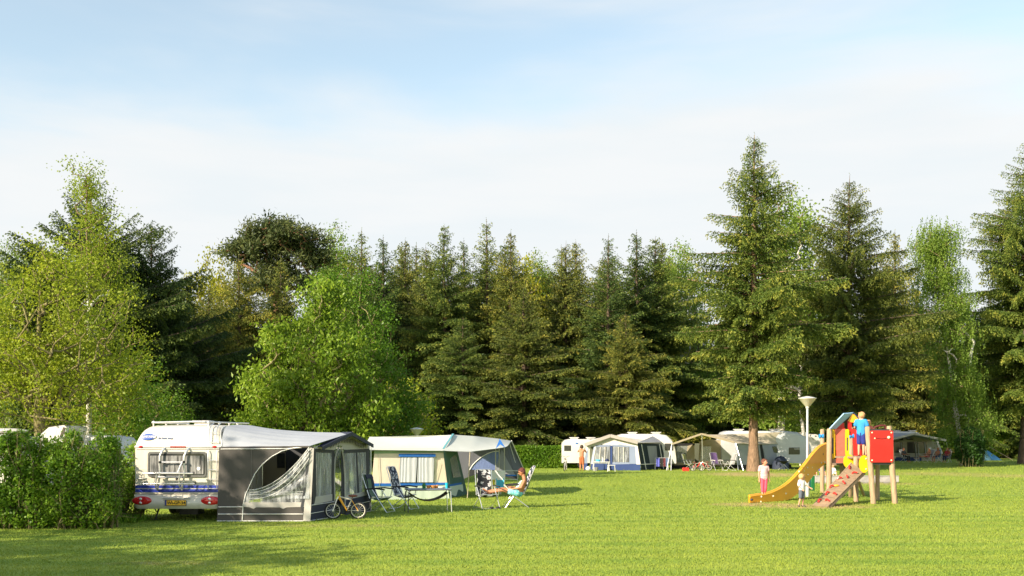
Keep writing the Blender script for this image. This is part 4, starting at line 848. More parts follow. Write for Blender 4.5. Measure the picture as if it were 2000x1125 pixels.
m.tube(L_, 0.004, 4); m.build('string', BLACK, bt, world=True)
for i in range(1, 24, 1):
    p = L_[i]; m = MB(); u_ = N2.u; m.prism([p-u_*0.045, p+u_*0.045, p+u_*0.035-V((0, 0, 0.08)), p-V((0, 0, 0.125)), p-u_*0.035-V((0, 0, 0.08))], N2.n*0.004); m.build('pennant', DARKM, bt, world=True, smooth=False)
# ================================================================== cream trailer tent
F_CREAM = fabric('tent_cream', (0.78, 0.66, 0.53), 0.1, 0.04, b=0.35)
F_MINT = fabric('tent_mint', (0.56, 0.64, 0.54), 0.1, 0.08, b=0.5)
F_MROOF = fabric('tent_roof_mint', (0.55, 0.575, 0.54), 0.15, 0.05, st=(1, 1, 1), sc=1.0, b=0.3)
F_BLUE = fabric('tent_blue', (0.02, 0.14, 0.5), 0.1)
F_DGRN = fabric('tent_green', (0.05, 0.12, 0.10), 0.1)
F_GREYM = fabric('tent_grey_mesh', (0.20, 0.21, 0.25), 0.3)
F_PALEG = fabric('tent_pale_grey', (0.38, 0.40, 0.46), 0.3)
F_GRN2 = fabric('tent_band_green', (0.30, 0.42, 0.26), 0.2)
tt_ = thing('trailer_tent', 'cream and pale green trailer tent with blue band and a curtained window', 'tent', tuple(G(800, 976)))
K1 = Plane((727, 977), (878, 974)); K2 = Plane((878, 974), (913, 967))
pan(K1, [(732, 876), (866, 876), (875, 946), (726, 947)], 'front_wall', F_CREAM, tt_)
pan(K1, [(726, 948), (875, 947), (880, 974), (726, 977)], 'wall_skirt', F_MINT, tt_, 0.004)
pan(K1, [[(726, 944), (779, 944), (779, 949.5), (726, 949.5)], [(779, 943.5), (875, 942.5), (876, 947), (779, 949)]], 'blue_band', F_BLUE, tt_, 0.02)
pan(K1, [(731, 878), (866, 877), (867, 884), (731, 886)], 'eaves_band', F_GRN2, tt_, 0.012)
w_ = pan(K1, [(782, 890), (848, 890), (848, 943), (779, 943)], 'window', GLASS, tt_, 0.014)
m = MB()
for u0, u1 in ((0, 0.5), (0.52, 1)):
    m.grid(lambda u, v: K1.pt(782+(848-782)*(u0+(u1-u0)*u)-3*(1-v)*(1-u0), 942-49*v, 0.05+0.005*math.sin(u*30+v*2+3*math.sin(u*4))), 60, 3, thick=(0, 0.004, 0))
m.build('curtain', M('white_curtain', (0.52, 0.53, 0.56), 0.9, 0.12, 8, stretch=(4, 4, 0.4)), w_, world=True)
pan(K1, [(779, 886.5), (851, 886.5), (851, 892), (779, 892)], 'window_blind', F_BLUE, tt_, 0.08)
cord(K1, [[(738, 884), (743, 972)], [(852, 892), (846, 944)], [(860, 905), (850, 944)]], 0.006, 'seam', F_GRN2, tt_, 0.03)
rA = P(722, 853, 38.2); rB = P(885, 849, 38.2); eA = K1.pt(702, 878, 0.2); eB = K1.pt(867, 880, 0.2)
m = MB(); m.grid(lambda u, v: eA.lerp(eB, u).lerp(rA.lerp(rB, u), v)-V((0, 0, 0.07*math.sin(math.pi*v)+0.05*math.sin(math.pi*u)*v)), 24, 8, thick=(0, 0, -0.012)); m.build('roof', F_MROOF, tt_, world=True, ang=60)
rC = rA+V((0, 1.9, -0.6)); rD = rB+V((0, 1.9, -0.6)); m = MB(); m.grid(lambda u, v: rA.lerp(rB, u).lerp(rC.lerp(rD, u), v)-V((0, 0, 0.012+0.0*u)), 8, 4, thick=(0, 0, -0.012)); m.build('rear_roof', F_MROOF, tt_, world=True)
m = MB(); m.prism([V((rC.x, rC.y, 0)), V((rD.x, rD.y, 0)), rD, rC], (0, 0.01, 0)); m.build('rear_wall', F_MINT, tt_, world=True, smooth=False)
m = MB(); m.bar(rB+V((0, -0.02, 0.03)), K1.pt(866, 878, 0.22)+V((0, 0, 0.03)), 0.07, 0.02); m.build('ridge_stripe', fabric('teal_stripe', (0.10, 0.30, 0.36)), tt_, world=True)
# slanted porch side panel
q = [K2.pt(866, 880), K2.pt(893, 881, -0.3), G(913, 966), G(878, 974)]
m = MB(); m.prism(q, (0.01, 0.012, 0)); sp_ = m.build('porch_side', F_DGRN, tt_, world=True, smooth=False)
def bil(u, v, o=0.02): return (q[3].lerp(q[2], u)).lerp(q[0].lerp(q[1], u), v)+V((-0.35*o, -o, 0))
m = MB(); m.grid(lambda u, v: bil(0.38+0.5*u, 0.42+0.52*v, 0.03), 10, 6, thick=(0, -0.01, 0)); m.build('side_window', vinyl('tinted_film', (0.25, 0.27, 0.22), 0.6, 0.3), sp_, world=True)
m = MB(); m.grid(lambda u, v: bil(u, 0.25+0.045*v, 0.03), 6, 1, thick=(0, -0.01, 0)); m.build('side_band', F_BLUE, sp_, world=True)
m = MB(); m.grid(lambda u, v: bil(u, 0.0+0.25*v, 0.02+0.03*math.sin(u*14)), 30, 3, thick=(0, -0.01, 0)); m.build('side_skirt', F_MINT, sp_, world=True)
m = MB(); m.grid(lambda u, v: bil(0.0+0.16*u, 0.25+0.7*v, 0.035), 6, 3, thick=(0, -0.01, 0)); m.build('side_fold', fabric('tent_sage', (0.2, 0.27, 0.2)), sp_, world=True)
# porch canopy roof
fp = [P(866, 880, 36.5), P(918, 882, 37.0), P(968, 876, 38.0), P(986, 873, 38.6)]; bp_ = [rB, P(930, 852, 39.0), P(975, 857, 40.2), P(998, 861, 41)]
def lin(L, u):
    t = u*(len(L)-1); i = min(len(L)-2, int(t)); return L[i].lerp(L[i+1], t-i)
m = MB(); m.grid(lambda u, v: lin(fp, u).lerp(lin(bp_, u), v)-V((0, 0, 0.06*math.sin(math.pi*v))), 24, 8, thick=(0, 0, -0.012)); m.build('porch_roof', F_MROOF, tt_, world=True, ang=60)
b3 = [P(885, 858, 42.5), P(930, 862, 43.0), P(980, 864, 43.5), P(1003, 868, 43.5)]
m = MB(); m.grid(lambda u, v: lin(bp_, u).lerp(lin(b3, u), v), 12, 4, thick=(0, 0, -0.012)); m.build('porch_rear_roof', F_MROOF, tt_, world=True)
m = MB(); m.prism([P(968, 876.5, 37.9), P(976, 857, 37.9), P(987, 874.5, 37.9), P(977, 868, 37.9)], (0, -0.01, 0)); m.build('blue_gable', F_BLUE, tt_, world=True, smooth=False)
K3 = Plane(V((P(900, 900, 43).x, 43, 0)), V((P(1016, 900, 43.6).x, 43.6, 0)))
pan(K3, [(890, 864), (1003, 868), (1014, 933), (985, 926), (940, 921), (904, 936)], 'porch_rear_wall', F_GREYM, tt_)
a_ = [(917+58*(1-math.cos(t))*0.0+ (975-917)*s, 918-38*math.sin(math.pi*0.5*min(1, s*1.35))**0.8) for s, t in [(i/12, 0) for i in range(13)]]
pan(K3, [(917, 918)]+[(917+57*s, 918-37*math.sin(math.pi*0.5*s)**0.75) for s in [i/10 for i in range(1, 11)]]+[(974, 918)], 'arched_window', vinyl('blue_film', (0.20, 0.27, 0.55), 0.75, 0.2), tt_, 0.015)
cord(K3, [[(917, 918)]+[(917+57*s, 918-37*math.sin(math.pi*0.5*s)**0.75) for s in [i/10 for i in range(1, 11)]]], 0.02, 'arch_trim', PIPE, tt_, 0.03)
pan(K3, [(980, 878), (1008, 931), (966, 919)], 'pale_panel', F_PALEG, tt_, 0.02)
pan(K3, [(918, 917), (940, 918), (1010, 930), (1013, 938), (980, 930), (935, 925), (914, 932)], 'lower_strip', F_DGREY, tt_, 0.03)
m = MB(); m.prism([P(987, 861, 41), P(999, 861, 41.2), P(1021, 912, 42.5), P(1010, 932, 42), P(1002, 920, 41.5)], (0.015, 0, 0)); pe = m.build('porch_end_wall', fabric('end_mesh', (0.13, 0.14, 0.16), 0.25), tt_, world=True, smooth=False)
m = MB(); m.tube([P(999, 861, 41.1), P(1021, 912, 42.4)], 0.02, 6); m.tube([P(994, 862, 41), P(1010, 915, 42)], 0.012, 6); m.build('end_trim', PIPE, pe, world=True)
for px, pt_, pb in ((918, 882, 973), (968, 877, 960), (975, 874, 958), (985, 873, 958)):
    g = G(px-(5 if px == 918 else 0), pb); t = P(px, pt_, g.y-0.3 if px != 918 else 37); m = MB(); m.tube([g, t], 0.018); m.build('pole', M('bamboo_pole', (0.42, 0.36, 0.28)) if px == 918 else ALU, tt_, world=True)
# ================================================================== distant tents and caravans
F_NAVY = fabric('navy_fabric', (0.02, 0.045, 0.15), 0.05); F_DTEAL = fabric('dark_teal_fabric', (0.015, 0.03, 0.045), 0.05)
F_WH = fabric('white_fabric', (0.66, 0.64, 0.60), 0.2, 0.04); F_BG = fabric('pale_blue_mesh', (0.22, 0.27, 0.38), 0.2)
F_BEI = fabric('beige_fabric', (0.52, 0.45, 0.32), 0.4, 0.05); F_TAN = fabric('tan_roof', (0.66, 0.58, 0.46), 0.3, 0.05, st=(1, 1, 1), sc=1)
F_SHADE = fabric('interior_shade', (0.10, 0.11, 0.07), 0.1)  # dark tone painted for the shade inside the two far awnings
F_KHA = fabric('khaki_grey', (0.42, 0.40, 0.32), 0.2, 0.05); F_SILV = fabric('silver_grey', (0.32, 0.34, 0.36), 0.1, 0.05); F_BLK = fabric('black_fabric', (0.012, 0.012, 0.014), 0)
def side_caravan(name, label, px0, px1, ptop, Y, rz=0.0, L=None, hatches=(0.3, 0.7), win=(), stripe=None, mat=None, height=None):
    """caravan standing side-on; rounded nose to the right"""
    x0 = (px0-1000)/F*Y; x1 = (px1-1000)/F*Y; H_ = height or CAM_H-(ptop-HZ)/F*Y; L = x1-x0
    t = thing(name, label, 'caravan', ((x0+x1)/2, Y, 0), rz)
    pr = [(-L/2, H_*0.75, .12), (-L/2+0.08, H_*0.88, .2), (-L/2+0.25, H_*0.97, .22), (-L/2+0.5, H_, .22), (L*0.22, H_, .22), (L*0.34, H_*0.97, .22), (L*0.43, H_*0.85, .22), (L*0.48, H_*0.65, .2), (L*0.5, H_*0.4, .15)]
    vs, fs = body_rings(L, 2.2, pr, 0.42); m = MB(); m.add([(y, -x, z) for x, y, z in vs], fs); b = m.build('body', mat or WHITE, t, ang=50)
    m = MB(); m.lathe([(0.12, -0.1), (0.32, -0.1), (0.32, 0.1), (0.12, 0.1)], 16, (0.1, -0.98, 0.32), axis='y'); m.build('wheel', BLACK, t)
    for u in hatches: roof_hatch(t, -L/2+L*u, 0, H_+0.02, (0.7, 0.5))
    for (u, w, z, hh_) in win:
        m = MB(); m.box((-L/2+L*u, -1.11, z), (w, 0.03, hh_)); m.build('window', GLASS, t, bevel=0.01)
    if stripe: m = MB(); m.box((0, -1.105, stripe[0]), (L*0.85, 0.012, stripe[1])); m.build('stripe', stripe[2], b)
    return t
# small white caravan behind the clipped hedge
t = side_caravan('caravan', 'small white caravan half hidden behind the clipped hedge', 1096, 1168, 858, 76, hatches=(0.35, 0.8), win=((0.15, 0.5, 1.5, 0.4),))
m = MB(); m.ball((-0.27, -1.11, 1.85), (0.11, 0.01, 0.07)); m.build('emblem', M('emblem_blue2', (0.05, 0.15, 0.4)), t)
t = side_caravan('caravan', 'white caravan with two roof hatches joined to the blue awning', 1200, 1316, 848, 74.2, win=((0.88, 0.6, 1.6, 0.5),))
t = side_caravan('caravan', 'silver nosed caravan joined to the beige awning, behind the spruce trunk', 1404, 1578, 842, 75.5, hatches=(0.22, 0.63), mat=M('silver_body', (0.46, 0.48, 0.5), 0.35, 0.06, 2, coat=0.3), win=((0.8, 0.8, 1.3, 0.5),))
m = MB(); m.box((2.6, -1.12, 1.45), (1.3, 0.02, 0.04)); m.build('nose_line', WHITE, t)
side_caravan('caravan', 'white caravan roof showing behind the lamp post', 1548, 1602, 848, 84, hatches=(0.4,))
side_caravan('caravan', 'white caravan behind the grey awning at right', 1700, 1802, 843, 105.5, hatches=(0.5, 0.8))
side_caravan('caravan', 'pale grey roofed caravan behind the hedge, left of the near caravan', 138, 263, 851, 37.5, hatches=(), mat=GREYW, win=((0.3, 0.9, 1.5, 0.5), (0.7, 0.9, 1.5, 0.5)))
t = side_caravan('caravan', 'white caravan behind the leafy hedge at the left edge', -90, 74, 849, 33, hatches=(), win=((0.5, 0.9, 1.5, 0.5),))
m = MB(); m.ball((0.3, 0, 2.42), (0.75, 0.4, 0.09)); m.build('roof_dome', WHITE, t)
# raised roof spoiler / open hatch between the two
t = thing('motorhome', 'white camper with a sloping raised front, seen over the hedge', 'camper', (P(120, 850, 35).x, 35, 0)); t.scale = (0.8, 0.8, 0.94)
m = MB(); pf = [(-1.1, 0.5), (1.5, 0.5), (1.55, 1.6), (0.75, 2.1), (0.62, 2.72), (0.5, 2.76), (-0.2, 2.74), (-0.5, 2.6), (-1.1, 2.25)]
pf = [(-0.62, 0.5), (0.72, 0.5), (0.74, 1.8), (0.5, 2.3), (0.66, 2.72), (0.55, 2.78), (-0.1, 2.72), (-0.6, 2.35)]
m.prism([(x, -1.0, z) for x, z in pf], (0, 2.1, 0)); b = m.build('body', WHITE, t, bevel=0.05)
m = MB(); m.prism([(0.46, -1.02, 2.34), (0.62, -1.02, 2.7), (0.52, -1.02, 2.72), (0.36, -1.02, 2.36)], (0, 0.01, 0)); m.build('window', GLASS, t)
m = MB(); m.lathe([(0.12, -0.1), (0.32, -0.1), (0.32, 0.1), (0.12, 0.1)], 16, (0.0, -0.9, 0.32), axis='y'); m.build('wheel', BLACK, t)
# ---- blue and white awning
ba = thing('awning', 'navy and white awning with clear front windows, left of the beige one', 'awning', tuple(G(1195, 918)))
Q = Plane((1141, 918), (1246, 919)); Q2 = Plane((1246, 919), (1304, 916.5))
pan(Q, [[(1144, 868), (1192, 852), (1245, 864), (1245, 872), (1228, 871), (1210, 868), (1196, 871), (1192, 871), (1175, 868), (1162, 872), (1155, 872), (1148, 880), (1144, 900)]], 'gable', F_WH, ba)
pan(Q, [[(1144, 885), (1149, 876), (1147, 906), (1140, 906)], [(1160, 870), (1163, 872), (1160, 906), (1153, 906)], [(1229, 871), (1245, 872), (1247, 906), (1229, 906)], [(1192, 870), (1196, 870), (1196, 906), (1192, 906)], [(1196, 903), (1229, 903), (1229, 908), (1196, 908)], [(1162, 870), (1192, 868), (1192, 872), (1162, 873)], [(1196, 868), (1229, 870), (1229, 873), (1196, 872)]], 'front_panel', F_BG, ba, 0.01)
pan(Q, [[(1240, 868), (1245, 868), (1251, 907), (1243, 907)], [(1161, 871), (1164, 872), (1158, 906), (1155, 906)]], 'white_edge', F_WH, ba, 0.03)
pan(Q, [[(1139, 905), (1147, 905), (1147, 918), (1139, 918)], [(1155, 905), (1192, 906), (1192, 918), (1153, 918)], [(1196, 907), (1251, 906), (1251, 919), (1196, 919)], [(1192, 870), (1196, 870), (1196, 918), (1192, 918)]], 'skirt', F_NAVY, ba, 0.02)
for q_ in ([(1163, 873), (1191, 872), (1191, 906), (1160, 906)], [(1197, 872), (1228, 873), (1228, 903), (1197, 903)]):
    w = pan(Q, q_, 'front_window', vinyl('clear_film_far', (0.45, 0.48, 0.52), 0.12, 0.35), ba, 0.0)
    cord(Q, [[(q_[0][0]*(1-s)+q_[1][0]*s, 873), (q_[3][0]*(1-s)+q_[2][0]*s, 903)] for s in (0.35, 0.68)], 0.03, 'curtain_edge', F_WH, w, 0.03)
m = MB(); t2 = Q2.pt(1247, 866); t3 = Q2.pt(1293, 867)
sd2 = pan(Q2, [(1246, 866), (1292, 867.5), (1304, 916), (1253, 918)], 'side_wall', F_DTEAL, ba)
pan(Q2, [(1264, 871), (1282, 871), (1285, 906), (1270, 906)], 'side_window', F_PALEG, sd2, 0.03)
cord(Q2, [[(1253, 868), (1262, 917)], [(1288, 868), (1296, 916)], [(1250, 907), (1302, 905)]], 0.03, 'side_piping', PIPE, sd2, 0.04)
pk2 = Q.pt(1192, 851, 0.3); el = Q.pt(1142, 869, 0.3); er = Q.pt(1246, 864.5, 0.3); bk = pk2+V((0.4, 2.6, 0.05)); bl = V((el.x, el.y+2.6, 2.0)); br = Q2.pt(1293, 864); ec = P(1290, 851, 73.4)
m = MB(); m.grid(lambda u, v: el.lerp(pk2, u).lerp(bl.lerp(bk, u), v), 6, 4, thick=(0, 0, -0.02)); m.grid(lambda u, v: pk2.lerp(er, u).lerp(bk.lerp(ec, u) if False else bk.lerp(V((br.x, br.y, br.z)), u), v), 8, 6, thick=(0, 0, -0.02)); m.build('roof', F_WH, ba, world=True, ang=60)
m = MB(); m.bar(el, pk2, 0.05, 0.22); m.bar(pk2, er, 0.05, 0.22); m.build('canopy_trim', fabric('greige_trim', (0.34, 0.31, 0.28)), ba, world=True)
m = MB(); m.prism([V((er.x, er.y+0.1, er.z)), V((br.x, br.y, br.z)), V((bk.x+3.0, bk.y, bk.z-0.02))], (0, 0.02, 0)); m.build('roof_gusset', F_PALEG, ba, world=True, smooth=False)
pan(Plane(Q.a-Q.n*2.3, Q.b-Q.n*2.3), [(1152, 868), (1244, 868), (1244, 915), (1152, 915)], 'inner_wall_or_shade', F_SHADE, ba)  # added dark sheet: paints interior shade behind the windows, hiding the white caravan
# ---- beige awning
be = thing('awning', 'beige awning with a wide porch canopy on poles, left of the spruce trunk', 'awning', tuple(G(1375, 918)))
Rf = Plane((1311, 918.5), (1440, 918.5)); Rb = Plane((1314, 915.5), (1470, 915.5)); Rs = Plane((1440, 918), (1545, 915))
pan(Rb, [[(1313, 868), (1320, 868), (1317, 910), (1311, 910)], [(1345, 868), (1356, 866), (1357, 908), (1340, 905)], [(1389, 858), (1422, 862), (1421, 910), (1389, 910)], [(1366, 862), (1389, 858), (1389, 872), (1366, 872)], [(1317, 903), (1357, 906), (1357, 911), (1312, 912)], [(1422, 865), (1428, 866), (1424, 905), (1421, 905)], [(1366, 870), (1370, 870), (1368, 905), (1364, 905)]], 'front_wall', F_BEI, be)
pan(Rb, [[(1311, 909), (1357, 908), (1357, 915.5), (1311, 915.5)], [(1421, 908), (1462, 908), (1462, 915.5), (1421, 915.5)], [(1312, 866), (1357, 866), (1357, 870), (1312, 871)]], 'skirt', F_BLK, be, 0.03)
pan(Rb, [[(1320, 870), (1345, 870), (1340, 904), (1317, 903)], [(1366, 871), (1388, 871), (1388, 900), (1366, 900)]], 'front_window', vinyl('clear_film_far', (0.5, 0.5, 0.5), 0.25, 0.35), be, 0.0)
pan(Rb, [(1421, 866), (1462, 866), (1462, 908), (1421, 908)], 'mesh_panel', F_SILV, be, -0.02)
pan(Rb, [[(1426, 870), (1434, 870), (1434, 900), (1426, 900)], [(1443, 868), (1462, 868), (1462, 903), (1446, 903)]], 'mesh_window', F_PALEG, be, 0.01)
pan(Rb, [[(1343, 871), (1353, 868), (1348, 897), (1340, 897)]], 'tied_curtain', F_BEI, be, 0.06)
ss = pan(Rs, [(1438, 866), (1530, 866), (1545, 915), (1442, 918)], 'side_wall', F_SILV, be)
pan(Rs, [[(1488, 869), (1512, 870), (1518, 906), (1500, 906)]], 'side_window', F_PALEG, ss, 0.03)
pan(Rs, [[(1508, 872), (1516, 872), (1522, 884), (1512, 884)]], 'small_window', GLASS, ss, 0.05)
pan(Rs, [[(1442, 908), (1545, 907), (1547, 915), (1442, 918)], [(1484, 866), (1488, 866), (1496, 908), (1490, 908)], [(1518, 867), (1530, 867), (1540, 900), (1530, 896)]], 'side_skirt', F_BLK, ss, 0.04)
pk3 = Rf.pt(1370, 847.5, 0); el3 = Rf.pt(1312, 867.5, 0); er3 = Rf.pt(1434, 864, 0); br3 = Rs.pt(1531, 865); bk3 = pk3+V((1.2, 4.0, 0.12)); bl3 = el3+V((0.3, 2.6, 0.05)); nz = P(1535, 843.5, 74.5)
m = MB(); m.grid(lambda u, v: el3.lerp(pk3, u).lerp(bl3.lerp(bk3, u), v)-V((0, 0, 0.06*math.sin(math.pi*u))), 8, 6, thick=(0, 0, -0.02))
m.grid(lambda u, v: pk3.lerp(er3, u).lerp(bk3.lerp(nz, min(1, v*1.0)).lerp(br3, u), v)-V((0, 0, 0.1*math.sin(math.pi*v))), 10, 10, thick=(0, 0, -0.02)); m.build('roof', F_TAN, be, world=True, ang=60)
m = MB(); m.bar(el3, pk3, 0.05, 0.12); m.bar(pk3, er3, 0.05, 0.12); m.build('canopy_trim', F_BEI, be, world=True)
for a, b_ in (((1310.5, 919), (1312, 868)), ((1373, 918), (1371, 850)), ((1442, 919), (1435, 865)), ((1302, 919), (1312, 868)), ((1452, 919), (1437, 866))):
    g = G(*a); m = MB(); m.tube([g, Rf.pt(*b_)], 0.028, 6); m.build('pole', ALU, be, world=True)
pan(Plane(Rb.a-Rb.n*2.0, Rb.b-Rb.n*2.0), [(1322, 866), (1440, 866), (1440, 912), (1322, 912)], 'inner_wall_or_shade', F_SHADE, be)  # dark sheet added behind the beige front so its windows show painted shade
# ---- grey awning far right
ga = thing('awning', 'grey awning with dark windows behind the sunbathers on the right', 'awning', tuple(G(1790, 901)))
Z = Plane((1735, 900.2), (1842, 900.2)); 
pan(Z, [(1735, 868), (1786, 853), (1828, 863), (1842, 901), (1735, 901)], 'front_wall', F_KHA, ga)
pan(Z, [[(1744, 864), (1763, 864), (1763, 884), (1744, 884)], [(1772, 863), (1810, 863), (1810, 885), (1772, 885)]], 'window', GLASS, ga, 0.04)
pan(Z, [[(1756, 858), (1764, 856), (1764, 859), (1758, 859)], [(1770, 856), (1785, 857), (1783, 859), (1771, 859)]], 'vent', BLACK, ga, 0.04)
pan(Z, [[(1738, 893), (1800, 893), (1800, 901), (1738, 901)]], 'skirt', F_NAVY, ga, 0.05)
cord(Z, [[(1787, 863), (1790, 900)], [(1792, 863), (1795, 900)], [(1760, 864), (1761, 892)], [(1806, 864), (1808, 890)]], 0.05, 'window_strap', F_SILV, ga, 0.08)
pan(Z, [(1828, 862), (1832, 861), (1842, 886), (1838, 886)], 'corner_edge', F_WH, ga, 0.06)
g1 = G(1842, 900.2); m = MB(); m.prism([g1, g1+V((1.0, 2.4, 0)), V((g1.x+0.5, g1.y+2.4, 2.0)), V((g1.x-0.65, g1.y, 2.0))], (0.02, 0, 0)); m.build('side_wall', F_KHA, ga, world=True, smooth=False)
pk4 = P(1786, 847, 99); el4 = P(1730, 861, 99); er4 = P(1848, 860, 99); bk4 = pk4+V((-1.5, 6, 0.2)); 
m = MB(); m.grid(lambda u, v: el4.lerp(pk4, u).lerp((el4+V((0, 5, 0))).lerp(bk4, u), v), 4, 4, thick=(0, 0, -0.03)); m.grid(lambda u, v: pk4.lerp(er4, u).lerp(bk4.lerp(er4+V((0, 5, 0)), u), v), 4, 4, thick=(0, 0, -0.03)); m.build('roof', F_ROOF, ga, world=True)
m = MB(); m.bar(el4, pk4, 0.05, 0.2); m.bar(pk4, er4, 0.05, 0.2); m.build('canopy_trim', F_WH, ga, world=True)
m = MB(); m.tube([G(1857, 901), P(1848, 861, 99)], 0.035, 6); m.build('pole', ALU, ga, world=True)
# ---- light blue dome tent
dt = thing('dome_tent', 'small light blue dome tent under the trees at the right', 'tent', tuple(G(1925, 899)))
dt.scale = (1.2, 1.2, 1.15); gd = G(1925, 899); SKY = fabric('sky_blue_nylon', (0.34, 0.62, 0.76), 0.3, 0.04)
m = MB(); ap = V((P(1912, 871, gd.y).x-gd.x, 0.6, P(1912, 871, gd.y).z)); base = [V((-1.3, -0.2, 0)), V((0.55, -0.3, 0)), V((1.0, 0.2, 0)), V((1.1, 1.4, 0)), V((-1.3, 1.6, 0))]
for i in range(5):
    a, b_ = base[i], base[(i+1) % 5]
    m.grid(lambda u, v: a.lerp(b_, u).lerp(ap, v)+V((0, 0, 0.16*math.sin(math.pi*v)))+(a.lerp(b_, u)-V((0, 0.6, 0)))*0.12*math.sin(math.pi*v), 5, 8, thick=(0, 0, -0.01))
m.build('canopy', SKY, dt, ang=50)
m = MB(); m.prism([(0.35, -0.40, 0.02), (1.35, -0.1, 0.0), (-0.3, 0.0, 1.22)], (0, 0.02, 0)); m.build('porch_flap', fabric('mid_blue_nylon', (0.08, 0.27, 0.5), 0.2), dt)
m = MB(); m.tube([(0.35, 0.1, 1.2), (2.3, -0.1, 0.0)], 0.02, 5); m.build('guy_rope', M('rope_tan', (0.4, 0.3, 0.2)), dt)
# ================================================================== playground
WOOD = M('weathered_post', (0.36, 0.25, 0.16), 0.9, 0.25, 3, bump=0.4, stretch=(6, 6, 0.8))
DECK = M('deck_board', (0.20, 0.14, 0.10), 0.9, 0.3, 4, bump=0.3, stretch=(1, 6, 6))
SLY = M('orange_yellow_plastic', (0.80, 0.35, 0.02), 0.32, 0.05, 2, coat=0.3)
PYE = M('yellow_panel', (0.76, 0.44, 0.01), 0.4, 0.05); PRE = M('red_panel', (0.50, 0.016, 0.012), 0.4, 0.06, coat=0.2); PRF = M('faded_red_panel', (0.58, 0.12, 0.08), 0.5, 0.12)
PBL = M('pale_blue_panel', (0.27, 0.50, 0.74), 0.45, 0.08); NAV = M('dark_blue_edge', (0.02, 0.03, 0.08), 0.5)
RAMPM = M('ramp_board', (0.26, 0.18, 0.11), 0.85, 0.2, 4, bump=0.3, stretch=(1, 1, 1)); BOLT = M('bolt_cap_cream', (0.68, 0.6, 0.42), 0.4)
ps = thing('play_tower', 'wooden play tower with orange slide, red panels, pale blue roof and climbing ramp', 'play tower', tuple(G(1680, 975)))
def post(px, pb, ptop, r=0.085, dark=False, lean=0.0):
    g = G(px, pb); z = P(px, ptop, g.y).z; m = MB(); m.tube([g, V((g.x-lean*0.5, g.y, z*0.5)), V((g.x-lean*0.98, g.y, z-0.05)), V((g.x-lean, g.y, z))], [r, r, r, r*0.75], 10); return m.build('post', WOOD, ps, world=True, ang=40)
post(1748, 984, 832, 0.092, lean=0.2); post(1706, 984, 833, 0.09, lean=0.2)
post(1714, 977, 846, 0.075); post(1672, 980, 892, 0.085)
post(1662, 967, 834, 0.09); post(1644, 967, 840, 0.08); post(1606, 962, 838, 0.085); post(1619, 974, 837, 0.095, lean=-0.02)
zf = 1.30; PA = [G(1706, 981), G(1748, 981), G(1714, 974)+V((0.7, 0.4, 0)), G(1668, 972)]
m = MB()
def slab(pts, z, t): m.prism([V((p.x, p.y, z)) for p in pts], (0, 0, -t))
c1, c2 = G(1706, 983), G(1748, 983)
slab([V((c1.x+0.02, c1.y+0.1, 0)), V((c2.x-0.05, c2.y+0.1, 0)), V((c2.x+0.6, c2.y+1.5, 0)), V((c1.x+0.2, c1.y+2.6, 0)), V((c1.x-0.75, c1.y+1.7, 0))], zf+0.26, 0.07)
c3, c4 = G(1620, 972), G(1668, 967)
slab([V((c3.x, c3.y+0.1, 0)), V((c1.x-0.7, c1.y+1.72, 0)), V((c1.x+0.2, c1.y+2.62, 0)), V((c4.x, c4.y+0.6, 0)), V((G(1606, 962).x, G(1606, 962).y, 0))], zf-0.004, 0.07)
m.build('platform', DECK, ps, world=True, smooth=False)
# big red panel
Yr = G(1748, 984).y-0.12; a, b_ = P(1699, 841, Yr), P(1744, 903, Yr)
m = MB(); m.prism([(x, Yr+0.0*x, z) for x, _, z in rrect(a.x, b_.x, b_.z, a.z, 0.05, 0)], (0, -0.03, 0)); rp = m.build('red_panel', PRE, ps, world=True)
cx = (a.x+b_.x)/2; cz = (a.z+b_.z)/2
for sx in (-1, 1):
    for sz in (-1, 1): m = MB(); m.ball((cx+sx*0.32, Yr-0.035, cz+sz*0.46), (0.028, 0.015, 0.028)); m.build('bolt', BOLT, rp, world=True)
m = MB(); m.tube([(cx-0.2+0.4*i/10, Yr-0.034, cz+0.29-0.035*math.sin(math.pi*i/10)) for i in range(11)], 0.013, 6); m.build('groove', M('groove_dark', (0.12, 0.01, 0.01)), rp, world=True)
m = MB(); m.ball((cx+0.23, Yr-0.045, cz+0.30), 0.05); m.build('knob', BOLT, rp, world=True); m = MB(); m.ball((cx-0.23, Yr-0.04, cz+0.27), 0.025); m.build('knob', BOLT, rp, world=True)
m = MB(); m.box((cx, Yr+0.06, a.z+0.02), (0.75, 0.05, 0.06)); m.box((cx+0.03, Yr+0.1, b_.z-0.03), (0.75, 0.1, 0.1)); m.build('cross_beam', DARKM, ps, world=True)
m = MB(); m.tube([(cx-0.2, Yr+0.15, a.z+0.0), (cx-0.17, Yr+0.12, a.z+0.12), (cx+0.0, Yr+0.1, a.z+0.17), (cx+0.17, Yr+0.12, a.z+0.17), (cx+0.2, Yr+0.15, a.z+0.03)], 0.035); m.build('steering_wheel', M('wheel_maroon', (0.1, 0.02, 0.02), 0.5), ps, world=True)
